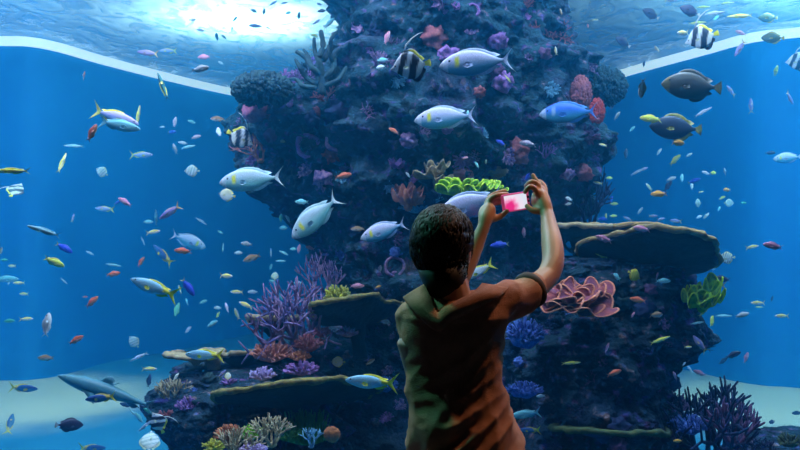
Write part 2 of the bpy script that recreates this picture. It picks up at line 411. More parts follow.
def g_lump(seed, r=(.5,.4,.45), n=.35, nu=40, nv=26, f=2.2, ripple=0):
    g = G(); sd = Vector((seed*2.1, seed, seed*.3)); rs = []
    for i in range(nv+1):
        th = PI*(i/nv*.97+.015); ring = []
        for j in range(nu):
            a = 2*PI*j/nu; d = Vector((math.sin(th)*math.cos(a), math.sin(th)*math.sin(a), -math.cos(th)))
            q = 1+n*noise.noise(d*f*.6+sd)+n*.5*noise.noise(d*f*2+sd)+ripple*math.sin(18*d.z+4*noise.noise(d*2+sd))
            ring.append(Vector((d.x*r[0]*q, d.y*r[1]*q, r[2]*.7+d.z*r[2]*q)))
        rs.append(ring)
    g.rings(rs); return g
def g_ringc(seed, R=.4, r=.09):
    g = G(); rs = []; n = 28; k = 8; sd = Vector((seed, 0, 0))
    for i in range(n+1):
        a = 2*PI*(i % n)/n; rr = r*(1+.5*noise.noise(Vector((math.cos(a)*2, math.sin(a)*2, 0))+sd)); RR = R*(1+.25*noise.noise(Vector((math.cos(a), math.sin(a), 5))+sd))
        rs.append([Vector((math.cos(a)*(RR+rr*math.cos(2*PI*j/k)), rr*math.sin(2*PI*j/k)*1.2-.02, R+math.sin(a)*(RR+rr*math.cos(2*PI*j/k)))) for j in range(k)])
    g.rings(rs, cap=False); g.ball((0,.05,R*.25), (R*.4,R*.3,R*.3), 8, 5, .3); return g
def g_blades(seed, n=90, R=.45, h=.5):
    rnd = random.Random(seed); g = G()
    for i in range(n):
        a = i*2.399; r = R*math.sqrt(i/n); p = Vector((r*math.cos(a), r*math.sin(a)*.7, -.05)); ln = Vector((r*math.cos(a)*.5, r*math.sin(a)*.4, 1)).normalized(); l = h*rnd.uniform(.7,1.15)
        g.tube([p, p+ln*l*.5, p+ln*l+Vector((rnd.uniform(-.05,.05), 0, 0)), p+ln*(l*1.03)], [.022,.018,.013,.004], 4)
    g.ball((0,0,-.04), (R*.9,R*.65,.08), 12, 5, .2)
    return g

def cmat(key):
    t = CM[key]; return mat('coral_'+key, t[0], .85, t[1], t[2] if len(t) > 2 else 9, bump=.6, bscale=30, spec=.2)
CM = {
 'dark_teal': ((.03,.07,.08), (.02,.045,.06)), 'yellow_rim': ((.26,.19,.05), (.13,.10,.04), 30), 'brown_rim': ((.38,.24,.09), (.24,.16,.07), 25),
 'violet': ((.10,.08,.26), (.40,.22,.36), 5), 'purple_pink': ((.38,.16,.42), (.18,.10,.34)), 'pink': ((.62,.20,.30), (.40,.12,.24)),
 'orange': ((.60,.20,.07), (.42,.14,.08)), 'red': ((.50,.06,.04), (.34,.05,.06)), 'cream': ((.60,.48,.28), (.40,.30,.20)),
 'lime': ((.34,.62,.04), (.16,.38,.04)), 'yellow': ((.65,.55,.05), (.4,.42,.08)), 'green': ((.04,.20,.06), (.08,.26,.04)),
 'sky': ((.20,.45,.62), (.12,.32,.50)), 'blue_lit': ((.12,.22,.62), (.06,.10,.36), 14), 'white_violet': ((.62,.48,.72), (.40,.25,.60)),  # blue_lit has the blue light put into the coral's own colour
 'tan': ((.46,.33,.18), (.30,.22,.14), 20), 'maroon': ((.26,.07,.10), (.38,.12,.12)), 'plum': ((.10,.05,.13), (.16,.07,.16)),
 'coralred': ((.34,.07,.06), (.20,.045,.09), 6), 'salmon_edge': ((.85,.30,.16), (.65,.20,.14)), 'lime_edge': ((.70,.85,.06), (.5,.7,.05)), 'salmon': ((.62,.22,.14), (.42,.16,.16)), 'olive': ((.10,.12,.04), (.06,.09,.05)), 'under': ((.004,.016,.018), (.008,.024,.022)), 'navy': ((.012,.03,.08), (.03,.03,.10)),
}
def coral(kind, g, px, py, wpx, key, label, cat='coral', group=None, Y=None, lean=0, rz=0, sy=1, sz=1, toward=.0, natw=1.0, edge=None, embed=.02):
    """root of the coral sits at pixel (px,py) on the reef surface (or distance Y); wpx = its width in the photo"""
    h = hit(px, py)
    if Y is None: loc = h[0] if h else P(px, py, 6.6)
    else: loc = P(px, py, Y)
    loc = loc-(loc-CO).normalized()*(-embed)
    s = wpx*loc.y/F/natw
    o = g.build(kind, cmat(key)) if isinstance(g, G) else None
    o.location = loc+Vector((0, -toward, 0)); o.scale = (s, s*sy, s*sz); o.rotation_euler = (lean, 0, rz)
    if edge:
        ge = G()
        for e in g.edges: ge.tube(e, .019, 5, cap=False)
        ge.build('growing_edge', cmat(edge), o)
    tag(o, label, cat, group); return o

# table corals: plate, paler rim, foot
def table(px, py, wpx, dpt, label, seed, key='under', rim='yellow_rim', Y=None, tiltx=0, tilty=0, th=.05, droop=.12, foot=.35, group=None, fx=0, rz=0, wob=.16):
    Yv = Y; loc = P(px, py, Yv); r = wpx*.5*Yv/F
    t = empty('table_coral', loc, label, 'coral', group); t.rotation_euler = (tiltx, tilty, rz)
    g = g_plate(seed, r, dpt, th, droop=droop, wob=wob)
    o = g.build('plate', cmat(key), t)  # default near-black colour has the underside shade put in
    # rim: a knobbly edge band, its pale colour painting in light from above and behind
    n = 72; base = 7*n; edge = [g.v[base+j] for j in range(n)]
    gr = G(); m = 150; rnd = random.Random(seed)
    cen = Vector((0,0,0)); rs = []
    for i in range(m+1):
        f = (i % m)/m*n; a = edge[int(f) % n]; b = edge[(int(f)+1) % n]; p = a.lerp(b, f-int(f)); d = Vector((p.x, p.y, 0)).normalized()
        rr = .016+.012*noise.noise(p*9+Vector((seed,0,0)))+.004
        rs.append([p+d*(rr*math.cos(q*PI/3)*1.3-.006)+Vector((0,0,rr*math.sin(q*PI/3)+.006)) for q in range(6)])
    gr.rings(rs, cap=False); gr.build('rim', cmat(rim), t)
    # upper skin of polyps, in the rim colour that paints in top light
    gt = G(); rs = []
    top = [g.v[k*n:(k+1)*n] for k in (8,9,10,11,12,13,14)]
    for ring in top: rs.append([v+Vector((0,0,.006)) for v in ring])
    gt.rings(rs); gt.build('polyps', cmat(rim), t)
    gf = G(); gf.rings([[Vector((fx+math.cos(2*PI*j/12)*q*r, math.sin(2*PI*j/12)*q*r+dpt*yy, z)) for j in range(12)] for q, z, yy in ((.34,-.03,0),(.22,-foot*.3,.1),(.15,-foot*.65,.25),(.17,-foot,.45))])
    gf.build('stalk', cmat(key), t)
    return t
# ------------------------------------------------------------ the corals, one by one
# big tables
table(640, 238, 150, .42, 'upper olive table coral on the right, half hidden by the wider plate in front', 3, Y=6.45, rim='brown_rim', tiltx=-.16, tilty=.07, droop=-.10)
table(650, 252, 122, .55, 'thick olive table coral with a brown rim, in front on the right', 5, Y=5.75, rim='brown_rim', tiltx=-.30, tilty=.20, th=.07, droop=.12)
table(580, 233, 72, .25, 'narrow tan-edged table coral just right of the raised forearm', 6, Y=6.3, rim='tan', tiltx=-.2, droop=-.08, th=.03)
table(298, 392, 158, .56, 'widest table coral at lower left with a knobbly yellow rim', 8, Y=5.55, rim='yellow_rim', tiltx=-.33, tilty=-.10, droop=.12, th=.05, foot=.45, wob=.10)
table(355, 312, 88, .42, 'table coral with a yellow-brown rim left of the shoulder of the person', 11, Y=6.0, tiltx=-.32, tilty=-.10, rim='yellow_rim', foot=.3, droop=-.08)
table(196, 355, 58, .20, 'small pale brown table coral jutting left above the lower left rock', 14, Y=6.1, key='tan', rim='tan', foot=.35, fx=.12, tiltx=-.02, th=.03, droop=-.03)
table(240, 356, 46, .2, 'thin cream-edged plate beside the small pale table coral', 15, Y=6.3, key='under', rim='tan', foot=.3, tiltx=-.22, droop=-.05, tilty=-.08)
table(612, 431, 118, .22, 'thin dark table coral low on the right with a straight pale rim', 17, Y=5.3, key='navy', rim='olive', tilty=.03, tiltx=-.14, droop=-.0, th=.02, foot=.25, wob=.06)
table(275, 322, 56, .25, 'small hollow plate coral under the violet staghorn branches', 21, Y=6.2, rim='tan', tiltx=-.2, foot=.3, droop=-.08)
# top shelves seen against the surface
coral('shelf_coral', g_finger(31, 800, .032, .46, .62, .2, 5, .05, -.9), 263, 99, 78, 'dark_teal', 'dark rounded shelf coral against the glow at upper left', Y=6.0, sz=1.1, natw=.95)
coral('shelf_coral', g_finger(35, 800, .032, .46, .75, .2, 5, .05, -.9), 602, 98, 62, 'dark_teal', 'blocky dark teal shelf coral at upper right of the column', Y=6.75, sz=1.35, natw=.95)
ga = G()
def antler(pts, r):
    q = crom([P(a, b, 6.0+c)-P(318, 90, 6.0) for a, b, c in pts], 4); ga.tube(q, [r*(1-.45*i/(len(q)-1)) for i in range(len(q))], 8); ga.ball(q[-1], r*.55, 8, 6)
for pts, r in (([(322,94,0),(322,76,0),(319,60,-.03),(323,46,0),(321,32,0)],.030),([(320,62,-.03),(315,52,.02),(314,39,0)],.022),([(321,74,0),(312,68,-.04),(306,58,0),(297,52,0)],.024),([(311,67,-.04),(308,56,.03),(304,50,.04)],.018),([(318,84,0),(307,78,.03),(300,68,0),(296,60,.02)],.022),
    ([(316,88,0),(303,86,-.03),(297,80,0),(290,79,0)],.020),([(323,60,0),(330,52,.04),(331,40,0),(336,33,0)],.022),([(323,78,0),(333,70,0),(335,56,.03),(341,48,0)],.024),([(334,62,.02),(329,54,-.04),(328,46,-.03)],.015),([(324,86,0),(338,80,-.02),(346,68,0)],.022)): antler(pts, r)
o = ga.build('antler_coral', cmat('dark_teal')); o.location = P(318, 90, 6.0); tag(o, 'antler-shaped coral silhouetted against the bright surface', 'coral')
coral('sponge', g_lump(43, (.5,.4,.55), .3), 256, 118, 26, 'pink', 'lumpy pink sponge on the left edge of the column', cat='sponge', Y=6.3)
coral('sponge', g_finger(45, 380, .05, .42, 1.5, .2, 5, .05, -.8), 581, 104, 30, 'maroon', 'tall dull red sponge under the blocky shelf at upper right', cat='sponge', Y=6.25, sz=1.6)
coral('sponge', g_finger(46, 300, .05, .42, 1.6, .2, 5, .05, -.8), 597, 120, 22, 'red', 'narrow orange-red sponge hanging below the tall dull red one', cat='sponge', Y=6.2, sz=1.6)
coral('branching_coral', g_staghorn(51, 6, 3, .03, .8, .1, .3), 292, 104, 58, 'purple_pink', 'pale lilac branching coral below the antler-shaped coral', natw=1.3)
coral('branching_coral', g_staghorn(52, 7, 3, .03, .8, .05, .3), 262, 160, 46, 'salmon', 'salmon pink branching coral on the left edge above the big grey surgeonfish', natw=1.2)
coral('branching_coral', g_staghorn(53, 6, 3, .035, .8, .05, .3), 283, 140, 34, 'cream', 'small cream branching coral left of the pink ring-shaped coral', natw=1.2)
coral('branching_coral', g_staghorn(54, 6, 3, .035, .8, .05, .3), 250, 138, 34, 'purple_pink', 'lilac branching coral beneath the pink sponge', natw=1.2)
coral('ring_coral', g_ringc(55, .42, .10), 308, 156, 24, 'purple_pink', 'pink ring-shaped coral on the upper left of the column')
coral('ring_coral', g_ringc(56, .42, .08), 338, 150, 26, 'violet', 'dim violet ring-shaped coral right of the pink ring')
coral('ring_coral', g_ringc(57, .42, .10), 473, 16, 14, 'purple_pink', 'small lilac ring-shaped coral near the top of the column')
coral('ring_coral', g_ringc(58, .42, .12), 453, 42, 15, 'pink', 'small pink ring-shaped coral above the palest surgeonfish')
coral('ring_coral', g_ringc(59, .42, .07), 574, 252, 24, 'sky', 'faint blue ring-shaped coral right of the bent elbow')
coral('ring_coral', g_ringc(60, .42, .07), 395, 276, 22, 'violet', 'faint ring-shaped coral at the left shoulder of the person')
coral('lettuce_coral', g_ruffle(61, 4, .5), 437, 182, 36, 'tan', 'brown-yellow lettuce coral above the head of the person', toward=.1, sz=1.2)
coral('lettuce_coral', g_ruffle(62, 4, .5, amp=.14), 408, 205, 32, 'salmon', 'pinkish brown lettuce coral at upper left of the head', toward=.1, sz=1.5)
coral('rounded_coral', g_lump(63, (.5,.4,.36), .15, ripple=.05), 462, 181, 24, 'maroon', 'rounded reddish coral behind the lime lettuce coral')
coral('rounded_coral', g_lump(64, (.5,.4,.36), .15, ripple=.05), 497, 176, 22, 'tan', 'dull brown rounded coral above the phone')
coral('lettuce_coral', g_ruffle(65, 4, .55, waves=9, amp=.12, tilt=.2), 466, 197, 62, 'lime', 'lime green lettuce coral sheet left of the phone', Y=5.6, sz=.6, edge='lime_edge')
coral('lettuce_coral', g_ruffle(66, 3, .5, waves=8, amp=.12), 492, 196, 34, 'lime', 'small lime green lettuce coral right behind the phone', Y=5.7, sz=.7, edge='lime_edge')
coral('soft_coral', g_finger(67, 60, .05), 415, 212, 30, 'sky', 'bright blue soft coral behind the top of the head')
coral('soft_coral', g_finger(68, 40, .05), 436, 202, 16, 'sky', 'small pale blue soft coral left of the blue surgeonfish at the phone')
coral('staghorn_coral', g_staghorn(71, 6, 3, .035, .7, .15, .33), 590, 226, 62, 'navy', 'dark bare staghorn standing behind the narrow tan-edged table coral', Y=6.6, natw=1.5, sz=1.5)
coral('lettuce_coral', g_ruffle(72, 8, .62, waves=5, amp=.20, tilt=.22, thick=.018), 575, 308, 60, 'coralred', 'wide red-orange lettuce coral below the elbow of the person', Y=5.25, sz=.42, lean=.3, edge='salmon_edge')
coral('lettuce_coral', g_ruffle(73, 5, .5, waves=6, amp=.2, tilt=.5, thick=.02), 702, 306, 36, 'lime', 'yellow-green lettuce coral on the right end of the rock', Y=5.45, sz=1.3, lean=.3, edge='lime_edge')
coral('rounded_coral', g_lump(74, (.5,.4,.5), .5), 680, 306, 34, 'navy', 'dark knob of coral behind the yellow-green lettuce coral', Y=6.1, sz=1.6)
coral('finger_coral', g_finger(75, 170, .02, jitter=.5, L=.13), 525, 345, 50, 'blue_lit', 'blue-lit mat of fine branching coral against the right side of the shirt', Y=5.35, sy=.8, sz=1.25)
coral('finger_coral', g_finger(76, 120, .02, jitter=.5, L=.13), 524, 396, 46, 'blue_lit', 'lower strip of blue-lit fine coral above the cyan fish', Y=5.3, sy=.7, sz=.8)
coral('finger_coral', g_finger(77, 120, .025, jitter=.5, L=.14), 385, 390, 30, 'blue_lit', 'dim blue fine coral left of the shirt, by the end of the widest table', Y=5.9, sz=1.1)
# the violet thicket on the left
coral('staghorn_coral', g_staghorn(81, 8, 3, .036, .95, .05, .34), 300, 350, 108, 'violet', 'large violet staghorn thicket left of the person', Y=6.05, natw=1.55, sz=1.15)
coral('staghorn_coral', g_staghorn(82, 5, 3, .036, .75, .2, .36), 322, 308, 56, 'violet', 'violet staghorn climbing along the edge of the column', Y=6.2, natw=1.5, sz=1.5)
coral('staghorn_coral', g_staghorn(83, 5, 3, .03, .7, .15, .3), 266, 344, 54, 'plum', 'small plum staghorn at the left foot of the violet thicket', Y=5.9, natw=1.35, sz=1.1)
coral('finger_coral', g_finger(84, 90, .03, jitter=.4), 338, 302, 28, 'yellow', 'yellow-green bushy coral on the plate left of the person', Y=5.85, sz=1.3)
coral('finger_coral', g_finger(85, 90, .035), 309, 350, 32, 'maroon', 'dark red bushy coral in the middle of the violet thicket', Y=5.75)
coral('finger_coral', g_finger(86, 90, .035, flat=.5), 272, 360, 44, 'salmon', 'orange-pink bushy coral above the left end of the widest table', Y=5.8)
coral('finger_coral', g_finger(87, 60, .035, flat=.5), 300, 360, 24, 'orange', 'small orange cushion coral right of the orange-pink bush', Y=5.7)
coral('finger_coral', g_finger(88, 70, .04, flat=.5), 262, 379, 28, 'white_violet', 'pale violet knobbly coral sitting on the left end of the widest table', Y=5.6)
coral('finger_coral', g_finger(89, 70, .04, flat=.4), 302, 374, 36, 'purple_pink', 'mauve knobbly coral sitting on the middle of the widest table', Y=5.65)
coral('finger_coral', g_finger(90, 50, .04, flat=.6), 348, 336, 22, 'white_violet', 'white and violet coral tuft under the yellow-brown rimmed table', Y=5.9, rz=.5)
coral('finger_coral', g_finger(91, 50, .04, flat=.7), 322, 336, 20, 'pink', 'pink coral tuft under the yellow-brown rimmed table', Y=5.85)
# left rock top
coral('staghorn_coral', g_staghorn(92, 8, 2, .045, .8, .1, .38), 172, 404, 36, 'cream', 'cream staghorn on the left shoulder of the lower left rock', Y=5.75, natw=1.25, sz=1.1)
coral('finger_coral', g_finger(93, 80, .04, flat=.6), 190, 410, 30, 'purple_pink', 'purple-pink encrusting coral right of the cream staghorn', Y=5.6)
coral('finger_coral', g_finger(94, 60, .04, flat=.5), 199, 423, 22, 'yellow', 'yellow knobbly coral on the face of the lower left rock', Y=5.55)
coral('finger_coral', g_finger(95, 60, .04, flat=.6), 166, 418, 20, 'maroon', 'brownish coral tuft under the cream staghorn', Y=5.65)
coral('finger_coral', g_finger(96, 60, .04, flat=.6), 205, 406, 16, 'white_violet', 'pale violet coral tuft on the lower left rock beside the purple-pink crust', Y=5.6)
# bottom garden
coral('finger_coral', g_finger(101, 110, .035, flat=.8), 229, 440, 30, 'orange', 'orange bushy coral in the bottom garden at lower left', Y=5.0)
coral('finger_coral', g_finger(102, 80, .04, flat=.5), 252, 438, 30, 'lime', 'green cushion coral between the orange bush and the cream staghorn', Y=5.0)
coral('staghorn_coral', g_staghorn(103, 9, 2, .04, .8, .1, .36), 272, 444, 46, 'cream', 'cream-brown staghorn in the bottom garden below the widest table', Y=4.9, natw=1.25)
coral('staghorn_coral', g_staghorn(104, 8, 2, .045, .8, .1, .36), 236, 456, 46, 'cream', 'whitish staghorn at the bottom edge in front of the orange bush', Y=4.7, natw=1.25)
coral('rounded_coral', g_finger(105, 130, .05, flat=.7, L=.1), 253, 456, 36, 'white_violet', 'white-violet lumpy coral at the bottom edge', Y=4.72)
coral('staghorn_coral', g_staghorn(106, 6, 2, .05, .8, .1, .38), 311, 446, 27, 'sky', 'small pale blue staghorn in the bottom garden', Y=4.9, natw=1.2)
coral('anemone', g_blades(107), 307, 438, 42, 'green', 'dark green anemone with upright blades behind the pale blue staghorn', cat='anemone', Y=5.25, sz=1.25)
coral('finger_coral', g_finger(108, 80, .035, flat=.6), 290, 440, 30, 'green', 'dark green bushy coral between the cream-brown staghorn and the anemone', Y=5.1)
coral('mushroom_coral', g_lump(109, (.5,.2,.36), .06, 48, 30, 2, .035), 332, 440, 17, 'orange', 'round ribbed orange-brown mushroom coral right of the pale blue staghorn', Y=5.0, sz=1.3)
coral('finger_coral', g_finger(110, 60, .04, flat=.5), 214, 450, 26, 'yellow', 'yellow-green coral tuft at the far left of the bottom garden', Y=4.9)
coral('finger_coral', g_finger(112, 60, .04, flat=.5), 205, 415, 15, 'orange', 'rusty coral tuft on the right of the yellow knobbly coral', Y=5.55)
# right bottom thicket
coral('staghorn_coral', g_staghorn(121, 7, 3, .048, .85, .06, .34), 712, 462, 112, 'navy', 'large dark staghorn thicket at lower right against the bright sand', Y=5.4, natw=1.6, sz=1.25)
coral('staghorn_coral', g_staghorn(122, 6, 2, .06, .75, .1, .42), 734, 446, 60, 'plum', 'dark plum staghorn with stubby tips at the right of the big dark thicket', Y=5.2, natw=1.45, sz=1.25)
coral('staghorn_coral', g_staghorn(123, 6, 3, .04, .7, .05, .3), 762, 462, 54, 'navy', 'low dark staghorn near the lower right corner', Y=5.1, natw=1.4, sz=.8)
coral('finger_coral', g_finger(124, 110, .03, jitter=.5), 668, 414, 46, 'violet', 'violet bushy coral left of the big dark thicket', Y=5.5)
coral('finger_coral', g_finger(125, 80, .03, jitter=.5), 690, 432, 38, 'blue_lit', 'bluish bushy coral in front of the big dark thicket', Y=5.25)
coral('finger_coral', g_finger(126, 60, .035, jitter=.4), 790, 446, 26, 'olive', 'olive coral tuft on the rock at the lower right corner', Y=5.5)
coral('staghorn_coral', g_staghorn(127, 6, 3, .03, .7, .05, .3), 690, 352, 40, 'navy', 'dark twiggy coral hanging off the right side of the rock', Y=5.9, natw=1.3, sz=.7)
coral('rounded_coral', g_lump(128, (.5,.4,.5), .5), 660, 396, 34, 'navy', 'dark rounded coral where the right rock narrows', Y=5.8)

# small colonies crusting the column and the rocks
SMALLC = []
rnd = random.Random(99)
kinds = [('finger_coral', [g_finger(200+i, 26, .06, flat=.6, k=4) for i in range(3)]), ('branching_coral', [g_staghorn(210+i, 5, 2, .05, .8, .1, .36, k=4) for i in range(3)]),
         ('ruffled_coral', [g_ruffle(220+i, 2, .5, nu=36) for i in range(2)]), ('knob_coral', [g_lump(230+i, (.5,.45,.4), .7, 20, 14, 4) for i in range(3)]), ('finger_coral', [g_finger(240+i, 34, .05, flat=.5, k=4, jitter=.5) for i in range(2)])]
def inst(name, g, key):
    k = (name, id(g), key)
    if k not in IC: IC[k] = g.build(name, cmat(key)); return IC[k]
    o = IC[k].copy(); C.objects.link(o); return o
IC = {}
cols_up = ['violet','purple_pink','violet','dark_teal','plum','maroon','navy','purple_pink','dark_teal','sky']
cols_lo = ['navy','violet','plum','navy','dark_teal','blue_lit']
used = []
def scatter(n, box, cols, wr, gname, lab, pred=lambda x, y: True):
    c = 0; t_ = 0
    while c < n and t_ < n*40:
        t_ += 1
        px = rnd.uniform(box[0], box[2]); py = rnd.uniform(box[1], box[3])
        if not pred(px, py) or any((px-a)**2+(py-b)**2 < 75 for a, b in used): continue
        h = hit(px, py)
        if not h: continue
        used.append((px, py)); kn, gs = rnd.choice(kinds); w = rnd.uniform(*wr); key = rnd.choice(cols)
        o = inst(kn, rnd.choice(gs), key); s = w*h[0].y/F
        nrm = h[1]; q = (nrm+Vector((0,0,.5))).normalized().to_track_quat('Z', 'Y')
        o.rotation_euler = (q.to_matrix() @ Matrix.Rotation(rnd.uniform(0,6), 3, 'Z')).to_euler(); o.scale = (s, s, s*rnd.uniform(.7,1.2)); o.location = h[0]-nrm*.01
        tag(o, lab, 'coral', gname); SMALLC.append((o, kn, key, px, py, w)); c += 1
scatter(96, (250,2,605,215), cols_up, (10,24), 'small coral tufts crusting the upper column', 'small dull coral tuft crusting the face of the tall rock column, above head height', lambda x, y: not (410 < x < 560 and y > 185))
scatter(26, (300,215,410,340), cols_lo, (9,18), 'small coral tufts left of the person', 'small dark coral tuft on the column foot, left of the person')
scatter(50, (505,265,700,450), cols_lo, (9,20), 'small coral tufts on the right rock', 'small dark coral tuft on the broad rock mass at the right')
scatter(22, (165,370,400,450), cols_lo+['purple_pink'], (9,18), 'small coral tufts on the lower left rocks', 'small dark coral tuft on the rocks at lower left')
# ------------------------------------------------------------ fish
def fmat(name='fish_skin', rough=.5):
    if name in MATS: return MATS[name]
    m, nt, b = node_mat(name); N = nt.nodes.new; L = nt.links.new
    a = N('ShaderNodeAttribute'); a.attribute_name = 'skin'; tc = N('ShaderNodeTexCoord')
    v = N('ShaderNodeTexVoronoi'); v.inputs['Scale'].default_value = 45; L(tc.outputs['Object'], v.inputs['Vector'])
    r = N('ShaderNodeMapRange'); r.inputs[1].default_value = 0; r.inputs[2].default_value = .6; r.inputs[3].default_value = 1.06; r.inputs[4].default_value = .82; L(v.outputs['Distance'], r.inputs[0])
    mx = N('ShaderNodeMix'); mx.data_type = 'RGBA'; mx.blend_type = 'MULTIPLY'; mx.inputs['Factor'].default_value = 1
    L(a.outputs['Color'], mx.inputs['A']); L(r.outputs[0], mx.inputs['B']); L(mx.outputs['Result'], b.inputs['Base Color'])
    b.inputs['Roughness'].default_value = rough; b.inputs['Specular IOR Level'].default_value = .5
    MATS[name] = m; return m
FSK = fmat()
def fin_fan(g, base, tips, th=.006, n=None):
    """thin solid fin: base points and tip points (x,z) lists of equal length, lens-thick"""
    k = len(base); n0 = len(g.v)
    for s in (-1, 1):
        for (bx, bz), (tx, tz) in zip(base, tips):
            g.v.append(Vector((bx, s*th, bz))); mx_, mz = (bx+tx)/2, (bz+tz)/2
            g.v.append(Vector((mx_, s*th*.7, mz))); g.v.append(Vector((tx, s*th*.12, tz)))
    def id(s, i, j): return n0+s*k*3+i*3+j
    for i in range(k-1):
        for j in range(2):
            g.f.append((id(0,i,j), id(0,i+1,j), id(0,i+1,j+1), id(0,i,j+1)))
            g.f.append((id(1,i,j), id(1,i,j+1), id(1,i+1,j+1), id(1,i+1,j)))
        g.f.append((id(0,i,2), id(0,i+1,2), id(1,i+1,2), id(1,i,2)))
    for i in (0, k-1):
        for j in range(2): g.f.append((id(0,i,j), id(0,i,j+1), id(1,i,j+1), id(1,i,j)))
def prof(tab, x):
    for a, b in zip(tab, tab[1:]):
        if a[0] >= x >= b[0]:
            t = (a[0]-x)/(a[0]-b[0]); return tuple(p+(q-p)*t for p, q in zip(a[1:], b[1:]))
    return tab[-1][1:] if x < tab[-1][0] else tab[0][1:]
def smoothtab(tab):
    pts = crom([Vector((x, u, d)) for x, u, d in tab], 5); return [(p.x, max(p.y, .003), max(p.z, .003)) for p in pts]
# body tables: x from nose .5 to tail root, half height up, half height down (in body lengths)
SHP = {
 'surgeon': dict(t=[(.5,.004,.004),(.47,.045,.035),(.40,.10,.085),(.28,.155,.14),(.12,.18,.165),(-.05,.155,.14),(-.2,.085,.075),(-.30,.032,.03),(-.36,.026,.026)], w=.30, tail='lunate', tw=.18, dors=(.26,-.25,.026), anal=(.02,-.25,.024), eye=(.36,.055,.018)),
 'oval': dict(t=[(.5,.004,.004),(.46,.06,.05),(.38,.13,.12),(.22,.205,.20),(.05,.22,.22),(-.12,.17,.175),(-.25,.08,.08),(-.32,.038,.038),(-.37,.03,.03)], w=.26, tail='blunt', tw=.15, dors=(.25,-.27,.055), anal=(.05,-.27,.055), eye=(.37,.07,.02)),
 'fusilier': dict(t=[(.5,.004,.004),(.46,.04,.035),(.38,.075,.07),(.22,.115,.12),(.05,.12,.13),(-.12,.085,.09),(-.26,.04,.04),(-.30,.024,.024)], w=.42, tail='fork', tw=.215, dors=(.18,-.24,.022), anal=(-.05,-.24,.028), eye=(.40,.03,.018)),
 'slim': dict(t=[(.5,.003,.003),(.44,.03,.025),(.3,.055,.055),(.1,.065,.065),(-.12,.05,.05),(-.28,.025,.025),(-.36,.018,.018)], w=.6, tail='fork', tw=.10, dors=(.2,-.26,.022), anal=(0,-.26,.02), eye=(.40,.022,.014)),
 'small': dict(t=[(.5,.004,.004),(.45,.06,.055),(.34,.12,.11),(.18,.15,.15),(0,.135,.135),(-.17,.08,.08),(-.29,.04,.04),(-.34,.034,.034)], w=.42, tail='fork', tw=.15, dors=(.24,-.26,.055), anal=(0,-.26,.05), eye=(.36,.055,.028)),
 'disc': dict(t=[(.5,.004,.004),(.46,.035,.03),(.40,.09,.08),(.28,.24,.22),(.1,.34,.33),(-.08,.32,.31),(-.22,.2,.19),(-.30,.06,.06),(-.36,.045,.045)], w=.16, tail='blunt', tw=.11, dors=(.2,-.28,.05), anal=(.05,-.28,.05), eye=(.38,.05,.024)),
 'banner': dict(t=[(.5,.004,.004),(.46,.035,.03),(.40,.09,.07),(.28,.24,.18),(.12,.36,.30),(-.06,.34,.32),(-.20,.2,.22),(-.29,.06,.07),(-.34,.045,.045)], w=.16, tail='blunt', tw=.12, dors=(.1,-.28,.07), anal=(.02,-.28,.09), eye=(.37,.05,.024), fil=1),
 'shark': dict(t=[(.5,.006,.004),(.45,.03,.025),(.35,.055,.05),(.2,.078,.07),(.05,.08,.07),(-.12,.06,.05),(-.28,.03,.025),(-.38,.016,.015)], w=.95, tail='lunate', tw=.10, dors=(.10,-.02,.06), anal=(-.2,-.27,.03), eye=(.42,.02,.008)),
}
